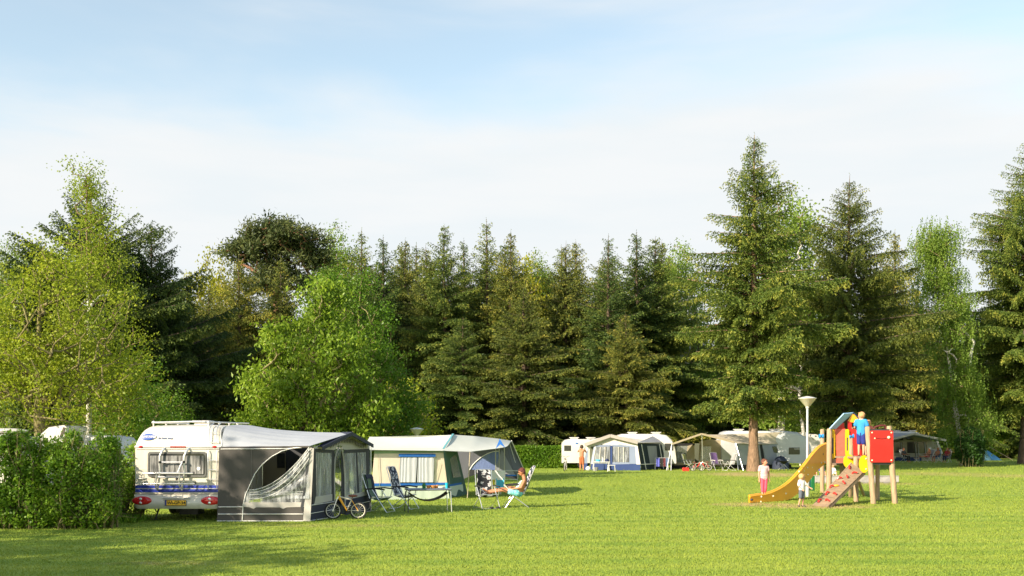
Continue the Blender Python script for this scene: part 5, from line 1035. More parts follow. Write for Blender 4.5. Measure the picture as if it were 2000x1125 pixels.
# cabin: red wall, yellow slats, roof
Yc = 37.2
def flat(poly, Y, t, name, mat, parent=ps):
    m = MB(); m.prism([P(x, y, Y) for x, y in poly], (0, -t, 0)); return m.build(name, mat, parent, world=True, smooth=False, bevel=0.006)
rw = flat([(1631, 838), (1651, 838), (1651, 905), (1634, 905)], Yc, 0.03, 'cabin_wall', PRF)
flat([(1636, 828), (1648, 826), (1649, 842), (1634, 842)], Yc+0.02, 0.03, 'cabin_top', PRE)
def slat(x0, x1, y0, y1, Y):
    m = MB(); A, B = P(x0, y0, Y), P(x1, y1, Y); r = (B.x-A.x)/2; m.prism(rrect(A.x, B.x, B.z, A.z, r*0.98, Y, 8), (0, -0.03, 0)); o = m.build('yellow_slat', PYE, ps, world=True)
    m = MB(); m.prism(rrect(A.x+r*0.72, B.x-r*0.72, B.z+0.18, A.z-0.3, r*0.25, Y-0.032), (0, -0.004, 0)); m.build('slot', NAV, o, world=True); return o
slat(1621, 1630.5, 839, 896, Yc-0.05); slat(1650.5, 1658, 838, 890, Yc-0.05)
flat([(1622, 897), (1652, 897), (1652, 906), (1622, 906)], Yc+0.05, 0.05, 'floor_beam', WOOD)
flat([(1664, 838), (1682, 838), (1682, 898), (1668, 898)], 38.6, 0.03, 'inner_red_wall', PRE)
# roof: two pale blue boards with a ridge
r1 = P(1647, 806, Yc-0.15); r2 = P(1664.5, 805, Yc+0.9)
el_ = P(1619.5, 836, Yc-0.15); el2 = el_+(r2-r1); er_ = P(1679, 821, Yc+0.3); er0 = V((r1.x+(er_.x-r2.x)+0.16, r1.y, er_.z)); er1 = V((er_.x, r2.y, er_.z))
rl = [V((el_.x, Yc-0.25, el_.z)), V((r1.x, Yc-0.25, r1.z)), V((r1.x, Yc+1.0, r1.z)), V((el_.x, Yc+1.0, el_.z))]
RW = P(1664, 805, Yc-0.25).x-r1.x
rt = thing  # roof is turned: eaves run away from the camera to the right
L0, L1 = P(1620, 836, Yc-0.3), P(1637, 836.5, Yc+1.0); R0, R1 = P(1647, 807, Yc-0.3), P(1664.5, 805.5, Yc+1.0); E1 = P(1679.5, 820, Yc+1.0); E0 = P(1664, 836, Yc-0.3)
m = MB(); 
def board(a, b, c, d): 
    n_ = (b-a).cross(d-a).normalized(); m.prism([a, b, c, d], n_*0.035)
board(P(1619, 837, Yc-0.3), P(1632, 836.5, Yc+0.0), P(1665, 805.5, Yc+0.0), P(1647, 807, Yc-0.3)); roof_l = m.build('roof_board', PBL, ps, world=True, smooth=False)
m = MB(); board(P(1665, 805.5, Yc-0.02), P(1680, 820, Yc-0.02), P(1672, 826, Yc+0.9), P(1656, 811, Yc+0.9)); m.build('roof_board', NAV, ps, world=True, smooth=False)
flat([(1656, 822), (1664, 809), (1668, 810), (1678, 821), (1670, 825), (1663, 825)], Yc-0.0, 0.03, 'yellow_gable', SLY)
flat([(1655, 822), (1662, 824), (1664, 850), (1658, 850)], Yc+0.02, 0.03, 'gable_post', PRE)
for px, Y in ((1604, 39.4), (1663, 38.0)):
    m = MB(); g = P(px, 852, Y); m.lathe([(0.04, -0.09), (0.085, -0.08), (0.085, -0.03), (0.05, -0.02), (0.05, 0.02), (0.085, 0.03), (0.085, 0.08), (0.04, 0.09)], 14, tuple(g), axis='x'); m.build('play_roller', M('bright_blue', (0.03, 0.25, 0.6), 0.35), ps, world=True)
# slide
cl = [(P(1617, 866, 38.2)), (P(1603, 872, 37.9)), (P(1590, 885, 37.5)), (P(1577, 902, 37.0)), (P(1560, 924, 36.4)), (P(1540, 944, 35.9)), (P(1518, 958, 35.4)), (P(1496, 966, 35.0)), (P(1478, 968, 34.7)), (P(1465, 970, 34.5))]
hs = [0.70, 0.78, 0.80, 0.78, 0.70, 0.58, 0.44, 0.34, 0.32, 0.32]; wv = V((0.12, 0.62, 0))
def cat(L, t):
    n = len(L)-1; t = max(0, min(n-1e-6, t*n)); i = int(t); f = t-i; p = [L[max(0, i-1)], L[i], L[i+1], L[min(n, i+2)]]
    return 0.5*((2*p[1])+(p[2]-p[0])*f+(2*p[0]-5*p[1]+4*p[2]-p[3])*f*f+(3*p[1]-p[0]-3*p[2]+p[3])*f**3)
def slidef(side):
    def fn(u, v):
        p = cat(cl, u); hh = cat([V((x, 0, 0)) for x in hs], u).x; zb = max(0.01, p.z-hh); return p+wv*side+V((0, 0, (zb-p.z)*(1-v)))
    return fn
m = MB(); m.grid(slidef(0), 48, 4, thick=(0.0, 0.05, 0)); m.grid(slidef(1.0), 48, 4, thick=(0.0, 0.05, 0))
def bed(u, v):
    p = cat(cl, u); hh = cat([V((x, 0, 0)) for x in hs], u).x; return p+wv*v+V((0, 0.03, -0.15*min(1, hh/0.3)))
m.grid(bed, 48, 3, thick=(0, 0, -0.03))
for s in (0, 1.0): m.tube([cat(cl, i/48)+wv*s+V((0, 0.025, 0.0)) for i in range(49)], 0.035, 8)
e = cl[-1]; m.prism([V((e.x-0.0, e.y, 0.01)), V((e.x, e.y, e.z)), V((e.x, e.y, e.z))+wv, V((e.x, e.y, 0.01))+wv], (-0.04, 0, 0))
sl_ = m.build('slide', SLY, ps, world=True, ang=50)
for px, py in ((1563, 908), (1570, 920), (1577, 913), (1586, 913), (1578, 927), (1487, 970), (1510, 969), (1535, 964), (1556, 951), (1604, 904), (1611, 903), (1486, 980), (1561, 921)):
    u = min(range(49), key=lambda i: abs((cat(cl, i/48).x/cat(cl, i/48).y*F+1000)-px))/48; p = cat(cl, u); q = P(px, py, p.y-0.01); m = MB(); m.ball(q, (0.034, 0.02, 0.034)); m.build('bolt', BOLT, sl_, world=True)
m = MB(); p = P(1606, 887, 38.02); m.ball(p, (0.05, 0.02, 0.075)); m.build('slide_emblem', DARKM, sl_, world=True)
m = MB(); p = P(1468, 976, 34.45); m.ball(p, (0.06, 0.03, 0.04)); m.build('drain_hole', DARKM, sl_, world=True)
# yellow half round cheeks
for cx_, cy_, rx, ry, Y in ((1657, 901, 10, 14, 35.6), (1687, 906, 9.5, 17, 34.6)):
    poly = [(cx_+rx*math.cos(math.radians(a)), cy_-ry*math.sin(math.radians(a))) for a in range(60, 301, 12)]+[(cx_+rx*1.1, cy_+ry*0.6), (cx_+rx*1.1, cy_-ry*0.6)]
    o = flat(poly, Y, 0.03, 'yellow_cheek', PYE); [MB().ball(P(cx_+rx*0.5, cy_+q*ry*0.6, Y-0.035), (0.03, 0.015, 0.03)).build('bolt', BOLT, o, world=True) for q in (-1, 1)]
# climbing ramp
ra, rb = G(1586, 989), G(1617, 992); rc, rd = P(1688, 920, 34.7), P(1662, 903, 35.3)
ra.z = rb.z = 0.03
m = MB(); n_ = (rb-ra).cross(rd-ra).normalized(); n_ = n_ if n_.z > 0 else -n_
for i in range(9):
    u0, u1 = i/9, (i+0.93)/9; m.prism([ra.lerp(rd, u0), rb.lerp(rc, u0), rb.lerp(rc, u1), ra.lerp(rd, u1)], -n_*0.04)
rm = m.build('climbing_ramp', RAMPM, ps, world=True, smooth=False)
m = MB(); m.prism([ra, rd, rd-n_*0.12, ra-n_*0.1], (rb-ra)*0.05); m.prism([rb, rc, rc-n_*0.12, rb-n_*0.1], (ra-rb)*0.05); m.build('ramp_beam', WOOD, rm, world=True, smooth=False)
for i, (u, v) in enumerate(((0.1, 0.25), (0.13, 0.68), (0.27, 0.3), (0.3, 0.72), (0.42, 0.2), (0.58, 0.62), (0.62, 0.2), (0.72, 0.5), (0.85, 0.7), (0.9, 0.2))):
    p = ra.lerp(rd, u).lerp(rb.lerp(rc, u), v)+n_*0.02; a = i*1.7; d = (rd-ra).normalized(); w = (rb-ra).normalized(); q = d*math.cos(a)+w*math.sin(a)
    m = MB(); m.tube([p-q*0.11, p-q*0.04+n_*0.05, p+n_*0.05+w.cross(q)*0.0, p+q*0.11], 0.028, 6); m.build('climbing_hold', RED, rm, world=True)
p = ra.lerp(rd, 0.47).lerp(rb.lerp(rc, 0.47), 0.4)+n_*0.03; m = MB(); m.ball(p, (0.09, 0.05, 0.04)); m.build('climbing_hold', SLY, rm, world=True)
# legs leaning behind the ramp
m = MB(); m.tube([G(1688, 969), P(1676, 938, 36.5)], 0.06, 8); m.tube([G(1661, 972), P(1661, 940, 37.2)], 0.07, 8); m.build('brace', WOOD, ps, world=True)
# sand pit edge, lamp posts, bin
g0, g1_ = G(1592, 944), G(1755, 944); sb = thing('sandpit_edge', 'low grey timber edge of a sandpit behind the play tower', 'sandpit edge', tuple(g0))
m = MB(); m.box(((g0.x+g1_.x)/2, g0.y, 0.2), (g1_.x-g0.x, 0.12, 0.28)); m.box(((g0.x+g1_.x)/2, g0.y+0.12, 0.35), (g1_.x-g0.x, 0.4, 0.04)); m.box((g0.x+0.1, g0.y+0.3, 0.1), (0.15, 0.5, 0.2)); m.box((g1_.x-0.1, g0.y+0.3, 0.1), (0.15, 0.5, 0.2)); m.box(((g0.x+g1_.x)/2, g0.y+0.02, 0.05), (g1_.x-g0.x-0.2, 0.1, 0.1))
m.build('timber', M('grey_timber', (0.33, 0.31, 0.3), 0.9, 0.2, 3, bump=0.3), sb, world=True, bevel=0.01)
def lamp(px, pb, ptop, lab):
    g = G(px, pb); h_ = P(px, ptop, g.y).z; t = thing('street_lamp', lab, 'street lamp', tuple(g)); k = h_/3.9
    m = MB(); m.tube([(0, 0, 0), (0, 0, 1.0), (0, 0, 1.02), (0, 0, h_-0.42)], [0.075, 0.075, 0.05, 0.042], 12); m.build('pole', M('galvanised_pole', (0.5, 0.52, 0.54), 0.45, 0.1, metal=0.3), t)
    m = MB(); m.lathe([(0.06, h_-0.45), (0.07, h_-0.38), (0.1, h_-0.36), (0.31, h_-0.1), (0.33, h_-0.09)], 24); m.build('lamp_shade', M('lamp_opal', (0.55, 0.53, 0.46), 0.35, 0.05), t)
    m = MB(); m.lathe([(0.33, h_-0.09), (0.335, h_-0.07), (0.2, h_-0.03), (0.05, h_), (0.01, h_)], 24); m.build('lamp_cap', M('lamp_cap_grey', (0.55, 0.55, 0.53), 0.4), t); return t
lamp(1577, 970, 774, 'street lamp with a cone shaped head beside the orange slide'); lamp(814, 946, 835, 'street lamp whose cone head peeps over the cream tent ridge')
g = G(1587, 966); t = thing('litter_bin', 'slim dark green litter bin on the lamp post by the slide', 'litter bin', (g.x, g.y, 0))
GRN = M('dark_green_paint', (0.01, 0.12, 0.04), 0.4); m = MB(); z1_, z0_ = P(1587, 929, g.y).z, P(1587, 958, g.y).z; m.box((-0.02, 0, (z0_+z1_)/2), (0.14, 0.3, z1_-z0_)); m.build('bin_body', GRN, t, bevel=0.02)
m = MB(); m.box((-0.1, 0, (z0_+z1_)/2), (0.06, 0.2, 0.3)); m.box((-0.26, 0, (z0_+z1_)/2), (0.05, 0.3, z1_-z0_-0.05)); m.build('bin_bracket', M('teal_paint', (0.01, 0.09, 0.08)), t)
# leaning post by the hedge
g = G(143, 1026); t = thing('leaning_post', 'dark leaning post with a teal band in front of the hedge', 'post', tuple(g)); m = MB(); tp = P(134, 982, g.y-0.1)-g
m.bar((0, 0, 0), tp, 0.09, 0.09); m.build('post', M('dark_post', (0.05, 0.035, 0.03), 0.8), t); m = MB(); m.bar(tp*0.82, tp*1.01, 0.1, 0.1); m.build('teal_band', M('teal_band', (0.0, 0.3, 0.2)), t)
# ================================================================== furniture and bicycles
def chair(label, loc, rz, fab, fab2=None, k=1.0, back=1.15, recline=0.35, w=0.56, arm=BLACK, frame=ALU, sh=0.45, group=None, side=None, name='camping_chair'):
    """folding recliner, front towards local -y"""
    t = thing(name, label, 'chair', tuple(loc), rz, group); t.scale = (k, k, k); h = w/2
    bl = back-sh; top = V((0, 0.22+bl*recline, sh+bl))
    m = MB(); m.grid(lambda u, v: ((u-0.5)*(w-0.08), -0.27+0.5*v, sh-0.05*math.sin(math.pi*v)-0.035*math.sin(math.pi*u)+(0.02 if v < 0.1 else 0)), 8, 8, thick=(0, 0, -0.025)); m.build('seat', fab, t)
    m = MB(); bf = lambda u, v: ((u-0.5)*(w-0.06)*(1-0.12*v), 0.22+(top.y-0.22)*v+0.05*math.sin(math.pi*u)+0.03*math.sin(v*6), sh+bl*v+(0.04*math.sin(math.pi*u) if v > 0.95 else 0)); m.grid(bf, 8, 12, thick=(0, -0.035, 0)); bk_ = m.build('backrest', fab, t)
    if side:
        m = MB()
        for s in (0, 1): m.grid(lambda u, v: (((0.02 if s == 0 else 0.80)+0.18*u-0.5)*(w-0.05)*(1-0.12*v), bf((0.02 if s == 0 else 0.80)+0.18*u, v)[1]-0.04, sh+bl*v), 3, 10, thick=(0, -0.015, 0))
        m.grid(lambda u, v: (((0.02+0.96*u)-0.5)*(w-0.05)*0.88, bf(u, 0.85+0.15*v)[1]-0.055, sh+bl*(0.83+0.18*v)), 4, 3, thick=(0, -0.02, 0)); m.build('side_padding', side, bk_)
    m = MB(); m.tube([(-h, 0.2, sh-0.03), (-h, top.y, top.z), (-h+0.05, top.y+0.01, top.z+0.03), (h-0.05, top.y+0.01, top.z+0.03), (h, top.y, top.z), (h, 0.2, sh-0.03)], 0.013, 6); m.tube([(-h, -0.27, sh), (-h, 0.24, sh), (h, 0.24, sh), (h, -0.27, sh)], 0.013, 6, closed=True); m.build('frame', frame, t)
    for s in (-1, 1):
        m = MB(); m.tube([(s*(h+0.02), 0.30, sh+0.25), (s*(h+0.03), 0.0, sh+0.27), (s*(h+0.03), -0.3, sh+0.24)], 0.022, 8); m.build('armrest', arm, t)
        m = MB(); m.tube([(s*(h+0.02), 0.12, sh+0.25), (s*(h+0.02), -0.36, 0.012)], 0.013, 6); m.build('leg', frame, t)
        m = MB(); m.tube([(s*(h+0.035), -0.26, sh+0.22), (s*(h+0.035), -0.2, sh-0.02), (s*(h+0.035), 0.36, 0.012)], 0.013, 6); m.build('leg', frame, t)
    m = MB(); m.tube([(-h-0.02, -0.36, 0.014), (h+0.02, -0.36, 0.014)], 0.011, 6); m.tube([(-h-0.03, 0.36, 0.014), (h+0.03, 0.36, 0.014)], 0.011, 6); m.build('foot_bar', frame, t)
    return t
FLO = splotch('flower_print', (0.018, 0.018, 0.025), (0.5, 0.5, 0.52), (0.35, 0.02, 0.04), 6.5)
FLO2 = splotch('flower_print_small', (0.02, 0.025, 0.05), (0.48, 0.5, 0.55), (0.35, 0.03, 0.05), 11)
GRF = fabric('chair_green', (0.12, 0.19, 0.12)); NVF = fabric('chair_navy', (0.025, 0.03, 0.06)); PUR = fabric('chair_purple', (0.10, 0.06, 0.16)); GYF = fabric('chair_grey', (0.3, 0.3, 0.3)); OLV = fabric('chair_olive', (0.3, 0.32, 0.14)); BLF = fabric('chair_blue', (0.03, 0.22, 0.5))
R = math.radians
def gg(px, py): g = G(px, py); return g
chair('green and navy camping chair with a high back, nearest the awning front', gg(742, 1000), R(72), GRF, back=1.12, side=NVF, k=0.98)
chair('camping chair with a dark flowered cover, left of the camping table', gg(790, 994), R(68), FLO2, back=1.3, recline=0.32, k=0.98)
chair('camping chair with a black and white flowered cover, the woman rests her feet on it', gg(951, 993), R(24), FLO, back=1.2, recline=0.12, k=0.98)
wc = chair('flowered recliner the reading woman sits in', gg(1008, 991), R(-84), FLO2, back=1.25, recline=0.42, k=1.02)
# camping table with cloth tray
tl0 = gg(836, 1000); tb = thing('camping_table', 'folding camping table with a striped cloth shelf slung beneath', 'table', tuple(tl0), R(14))
m = MB(); m.box((0, 0, 0.68), (1.3, 0.72, 0.035)); m.build('table_top', M('table_grey_blue', (0.16, 0.19, 0.24), 0.5), tb, bevel=0.012)
m = MB(); m.tube([(-0.64, -0.35, 0.665), (0.64, -0.35, 0.665), (0.64, 0.35, 0.665), (-0.64, 0.35, 0.665)], 0.018, 6, closed=True); m.build('frame', DARKM, tb)
for x, y in ((-0.62, -0.33), (0.62, -0.33), (0.62, 0.33), (-0.62, 0.33)):
    m = MB(); m.tube([(x*0.9, y, 0.66), (x, y, 0.6), (x*1.04, y*1.05, 0.01)], 0.015, 6); m.build('leg', (DARKM, ALU)[x > 0], tb)
m = MB(); m.grid(lambda u, v: (-0.58+1.16*u, -0.3+0.6*v, 0.60-0.24*math.sin(math.pi*u)**0.8-0.03*math.sin(math.pi*v)), 16, 8, thick=(0, 0, -0.012))
m.build('cloth_shelf', M('striped_cloth', (0.03, 0.028, 0.02), 0.9, 0.5, 5, stretch=(0.3, 6, 6), rgb2=(0.16, 0.13, 0.08)), tb)
def on_table(x, y): c_, s_ = math.cos(R(14)), math.sin(R(14)); return (tl0.x+x*c_-y*s_, tl0.y+x*s_+y*c_, 0.6975)
def small(name, label, cat, loc, prof, mat, n=12):
    m = MB(); m.lathe(prof, n); o = m.build(name, mat, None); o.location = loc; return tag(o, label, cat)
small('jar', 'green jar at the left end of the camping table', 'jar', on_table(-0.12, 0), [(0.05, 0), (0.055, 0.01), (0.055, 0.12), (0.035, 0.14), (0.035, 0.16)], M('green_glass', (0.02, 0.16, 0.05), 0.2))
for i, (x, y) in enumerate(((0.02, 0.03), (0.14, -0.03), (0.25, 0.05))):
    small('bowl', ('orange bowl next to the green jar on the table', 'orange bowl in the middle of the row on the table', 'orange bowl nearest the blue cup on the table')[i], 'bowl', on_table(x, y), [(0.03, 0), (0.06, 0.03), (0.075, 0.09), (0.07, 0.09), (0.05, 0.03)], M('orange_glaze', (0.7, 0.3, 0.08), 0.4))
small('plate', 'stack of white plates on the camping table', 'plates', on_table(0.4, 0.0), [(0.05, 0), (0.11, 0.02), (0.11, 0.05), (0.1, 0.05)], WHITE)
small('cup', 'bright blue cup at the right end of the camping table', 'cup', on_table(0.55, -0.05), [(0.035, 0), (0.05, 0.16), (0.045, 0.16), (0.03, 0.01)], M('cyan_plastic', (0.02, 0.4, 0.55), 0.3))
def bicycle(label, loc, rz, k=1.0, col=None, group=None, wr=0.2, wb=0.68, rimc=None, spokes=14, name='bicycle'):
    """local x = direction of travel; k scales the whole"""
    t = thing(name, label, 'bicycle', tuple(loc), rz, group); t.scale = (k, k, k); fr = col or M('bike_orange', (0.75, 0.36, 0.03), 0.35)
    for x in (-wb/2, wb/2):
        w = MB(); w.tube([(x+wr*math.cos(a), 0, wr+0.02+wr*math.sin(a)) for a in [2*math.pi*i/28 for i in range(28)]], 0.024, 8, closed=True); wo = w.build('wheel', BLACK, t)
        w = MB(); w.tube([(x+(wr-0.03)*math.cos(a), 0, wr+0.02+(wr-0.03)*math.sin(a)) for a in [2*math.pi*i/28 for i in range(28)]], 0.012, 6, closed=True); w.build('rim', rimc or M('rim_cream', (0.62, 0.58, 0.5), 0.4), wo)
        w = MB()
        for i in range(spokes): a = 2*math.pi*i/spokes; w.tube([(x, 0, wr+0.02), (x+(wr-0.03)*math.cos(a), 0, wr+0.02+(wr-0.03)*math.sin(a))], 0.003, 4)
        w.lathe([(0.02, -0.03), (0.02, 0.03)], 8, (x, 0, wr+0.02), axis='y'); w.build('spoke', ALU, wo)
    bb = (-0.04, 0, wr+0.02); hd = (wb/2-0.15, 0, wr*2+0.22); st = (-0.16, 0, wr*2+0.1)
    m = MB(); m.tube([hd, bb], 0.022, 8); m.tube([(hd[0]-0.01, 0, hd[2]-0.07), bb], 0.02, 8); m.tube([(hd[0], 0, hd[2]-0.02), st], 0.018, 8, 1); m.tube([st, bb], 0.017, 8, 1)
    for s in (-0.04, 0.04): m.tube([st, (-wb/2, s, wr+0.02)], 0.01, 6); m.tube([bb, (-wb/2, s, wr+0.02)], 0.011, 6, 1)
    m.build('frame', [fr, M('bike_frame_pale', (0.55, 0.5, 0.42), 0.4)], t)
    m = MB(); 
    for s in (-0.04, 0.04): m.tube([(hd[0]+0.0, s*0.6, hd[2]-0.03), (hd[0]+0.05, s, hd[2]-0.12), (wb/2, s, wr+0.02)], 0.012, 6)
    m.tube([(hd[0]-0.01, 0, hd[2]-0.08), (hd[0]-0.03, 0, hd[2]+0.1)], 0.014, 6); m.build('fork', ALU, t)
    m = MB(); m.tube([(hd[0]-0.1, -0.27, hd[2]+0.17), (hd[0]-0.05, -0.2, hd[2]+0.17), (hd[0]-0.03, -0.05, hd[2]+0.1), (hd[0]-0.03, 0.05, hd[2]+0.1), (hd[0]-0.05, 0.2, hd[2]+0.17), (hd[0]-0.1, 0.27, hd[2]+0.17)], 0.013, 6); m.build('handlebar', DARKM, t)
    m = MB(); m.tube([st, (-0.19, 0, st[2]+0.09)], 0.012, 6); m.ball((-0.2, 0, st[2]+0.11), (0.13, 0.06, 0.035)); m.build('saddle', M('saddle_brown', (0.16, 0.05, 0.035), 0.5), t)
    m = MB(); m.lathe([(0.07, -0.005), (0.07, 0.005)], 16, (bb[0], -0.04, bb[2]), axis='y'); m.tube([(bb[0], -0.05, bb[2]), (bb[0]+0.07, -0.06, bb[2]-0.09)], 0.01, 5); m.box((bb[0]+0.07, -0.11, bb[2]-0.09), (0.08, 0.09, 0.02)); m.tube([(bb[0], 0.05, bb[2]), (bb[0]-0.07, 0.06, bb[2]+0.09)], 0.01, 5); m.box((bb[0]-0.07, 0.11, bb[2]+0.09), (0.08, 0.09, 0.02)); m.build('pedal', BLACK, t)
    return t
bicycle("orange and white child's bicycle leaning against the awning front", gg(675, 1014), R(188), 0.98, wr=0.215, wb=0.68)
bicycle('dark bicycle standing end on before the clipped hedge', gg(1104, 920), R(80), 1.0, M('bike_white', (0.5, 0.5, 0.5)), wr=0.31, wb=1.0)
bicycle("red child's bicycle, left one under the beige canopy", gg(1362, 920), R(10), 0.95, RED, 'small red bicycles under the beige canopy')
bicycle("red child's bicycle, right one under the beige canopy", gg(1376, 919), R(160), 0.95, RED, 'small red bicycles under the beige canopy')
# ================================================================== people
def remesh(name, build, mat, parent, vox=0.009, smooth=4):
    m = MB(); build(m); me = bpy.data.meshes.new('tmp'); me.from_pydata(m.v, [], m.f); o = bpy.data.objects.new('tmp', me); COL.objects.link(o)
    r = o.modifiers.new('r', 'REMESH'); r.mode = 'VOXEL'; r.voxel_size = vox; s = o.modifiers.new('s', 'SMOOTH'); s.iterations = smooth; s.factor = 0.5
    dg = bpy.context.evaluated_depsgraph_get(); dg.update(); me2 = bpy.data.meshes.new_from_object(o.evaluated_get(dg)); bpy.data.objects.remove(o)
    me2.name = name; me2.materials.clear(); me2.materials.append(mat); me2.shade_smooth(); r_ = bpy.data.objects.new(name, me2); COL.objects.link(r_); r_.parent = parent; return r_
SKIN = M('skin', (0.52, 0.27, 0.17), 0.55, 0.08, 8); SKINT = M('skin_tanned', (0.42, 0.18, 0.09), 0.55, 0.08, 8)
def mid(a, b, t=0.5): return V(a).lerp(V(b), t)
def person(label, loc, rz, J, H, clothes, hair=(0.2, 0.09, 0.05), skin=None, vox=0.009, headr=None, hairlen=0.0, extra=None, detail=True, group=None, k=1.0):
    """J: joints in metres, facing local -y. clothes: list of (name, material, builder)"""
    t = thing('person', label, 'person', tuple(loc), rz, group); t.scale = (k, k, k); sk = skin or SKIN
    hr = headr or 0.078*H; hc = V(J['head']); nk = V(J['neck']); fwd = V(J.get('face', (0, -1, 0))).normalized(); up = V(J.get('up', (0, 0, 1))).normalized(); fwd = (fwd-up*fwd.dot(up)).normalized(); sdv = fwd.cross(up)
    RH = Matrix((-sdv, -fwd, up)).transposed()
    def hp(x, y, z): return hc+RH@V((x*hr, y*hr, z*hr))
    def body(m):
        m.ball(hp(0, 0.05, 0.12), (hr*0.80, hr*0.95, hr*0.92), 18, 12, rot=RH); m.ball(hp(0, -0.28, -0.42), (hr*0.52, hr*0.55, hr*0.5), 14, 10, rot=RH)
        m.ball(hp(0, -0.95, -0.12), (hr*0.13, hr*0.18, hr*0.22), 8, 6, rot=RH)
        for s in (-1, 1): m.ball(hp(s*0.82, 0.08, -0.05), (hr*0.09, hr*0.16, hr*0.22), 8, 6, rot=RH)
        m.capsule(hp(0, 0.15, -0.5), nk, 0.034*H, 0.038*H)
        ch, pv = V(J['chest']), V(J['pelvis']); bl_ = mid(ch, pv, 0.5)
        for s in 'lr':
            sh, hip = V(J['sh_'+s]), V(J['hip_'+s]); m.capsule(mid(nk, sh, 0.15), sh, 0.032*H, 0.033*H); m.capsule(mid(ch, sh, 0.35), mid(pv, hip, 0.75), 0.052*H, 0.05*H); m.capsule(mid(ch, sh, 0.6), mid(bl_, hip, 0.4), 0.045*H, 0.045*H)
            el, wr_, kn, an, toe = (V(J[q+s]) for q in ('el_', 'wr_', 'kn_', 'an_', 'toe_'))
            m.capsule(sh, el, 0.031*H, 0.022*H); m.capsule(el, wr_, 0.023*H, 0.0145*H)
            m.capsule(hip, kn, 0.052*H, 0.033*H); m.capsule(kn, mid(kn, an, 0.35), 0.032*H, 0.031*H); m.capsule(mid(kn, an, 0.35), an, 0.031*H, 0.02*H)
            m.capsule(an, toe, 0.022*H, 0.016*H); m.capsule(an, an+(an-toe)*0.25, 0.021*H, 0.018*H)
            d = (wr_-el).normalized(); hv = V(J['hand_'+s]).normalized() if 'hand_'+s in J else d; pd = hv; sidev = pd.cross(V((1, 0, 0))); 
            if sidev.length < 0.2: sidev = pd.cross(V((0, 1, 0)))
            sidev.normalize(); nv = pd.cross(sidev); q = 0.05*H
            pe_ = wr_+pd*q; m.capsule(wr_, pe_, 0.013*H, 0.016*H); m.capsule(wr_+sidev*0.006*H, pe_+sidev*0.011*H, 0.010*H, 0.010*H); m.capsule(wr_-sidev*0.006*H, pe_-sidev*0.011*H, 0.010*H, 0.010*H)
            fr_ = max(0.0058*H, vox*0.8)
            for i, (o_, L_) in enumerate(((-0.018, 0.040), (-0.006, 0.047), (0.006, 0.044), (0.018, 0.034))):
                b0 = pe_+sidev*o_*H; b1 = b0+(pd+nv*0.15).normalized()*L_*0.5*H; b2 = b1+(pd+nv*0.7).normalized()*L_*0.5*H; m.capsule(b0, b1, fr_, fr_*0.95, 6); m.capsule(b1, b2, fr_*0.95, fr_*0.8, 6)
            b0 = wr_+pd*0.015*H-sidev*0.012*H; b1 = b0+(pd*0.7-sidev*0.9).normalized()*0.028*H; m.capsule(b0, b1, fr_*1.15, fr_, 6); m.capsule(b1, b1+(pd-sidev*0.2).normalized()*0.022*H, fr_, fr_*0.85, 6)
        m.capsule(ch, pv, 0.062*H, 0.062*H)
    remesh('body', body, sk, t, vox, 3)
    HM = M('hair_%d_%d' % (int(hair[0]*100), int(hair[1]*100)), hair, 0.7, 0.3, 20, bump=0.5)
    def hairf(m):
        m.ball(hp(0, 0.2, 0.28), (hr*0.90, hr*0.98, hr*0.92), 18, 12, rot=RH); 
        for s in (-1, 1): m.ball(hp(s*0.55, 0.3, 0.05), (hr*0.38, hr*0.6, hr*0.6), 12, 8, rot=RH)
        m.ball(hp(0, 0.6, -0.15-hairlen*0.5), (hr*0.62, hr*0.42, hr*(0.55+hairlen)), 12, 8, rot=RH); m.ball(hp(0.1, -0.55, 0.78), (hr*0.55, hr*0.28, hr*0.2), 10, 6, rot=RH)
        for i in range(14):
            a = i*2.4; m.ball(hp(0.75*math.cos(a)*math.sin(0.3+i*0.08), 0.25+0.75*math.sin(a)*math.sin(0.3+i*0.08), 0.35+0.75*math.cos(0.3+i*0.08)), hr*0.16, 6, 5)
    remesh('hair', hairf, HM, t, vox*0.9, 2)
    if detail:
        for s in (-1, 1):
            m = MB(); m.ball(hp(s*0.33, -0.82, 0.02), (hr*0.11, hr*0.06, hr*0.07), 8, 6, rot=RH); m.build('eye', M('eye_dark', (0.05, 0.03, 0.02), 0.3), t)
            m = MB(); m.ball(hp(s*0.33, -0.84, 0.22), (hr*0.17, hr*0.05, hr*0.035), 8, 6, rot=RH); m.build('eyebrow', HM, t)
        m = MB(); m.ball(hp(0, -0.80, -0.50), (hr*0.2, hr*0.06, hr*0.05), 8, 6, rot=RH); m.build('mouth', M('lips', (0.45, 0.14, 0.12), 0.5), t)
    for nm, mt, fn in clothes: remesh(nm, lambda m, fn=fn: fn(m, J, H), mt, t, vox, 4)
    if extra: extra(t, J, H)
    return t
def stand(H, **kw):
    T = dict(head=(0, -.008, .925), neck=(0, .005, .845), chest=(0, 0, .75), pelvis=(0, .005, .53))
    for s, q in (('l', -1), ('r', 1)):
        T.update({'sh_'+s: (q*.098, .008, .805), 'el_'+s: (q*.128, .015, .645), 'wr_'+s: (q*.135, -.015, .50), 'hip_'+s: (q*.045, 0, .50), 'kn_'+s: (q*.05, -.012, .275), 'an_'+s: (q*.052, .012, .04), 'toe_'+s: (q*.062, -.085, .017)})
    T.update(kw); J = {}
    for a, b in T.items(): J[a] = V(b)*(1 if a in ('face', 'up') or a.startswith('hand') else H)
    return J
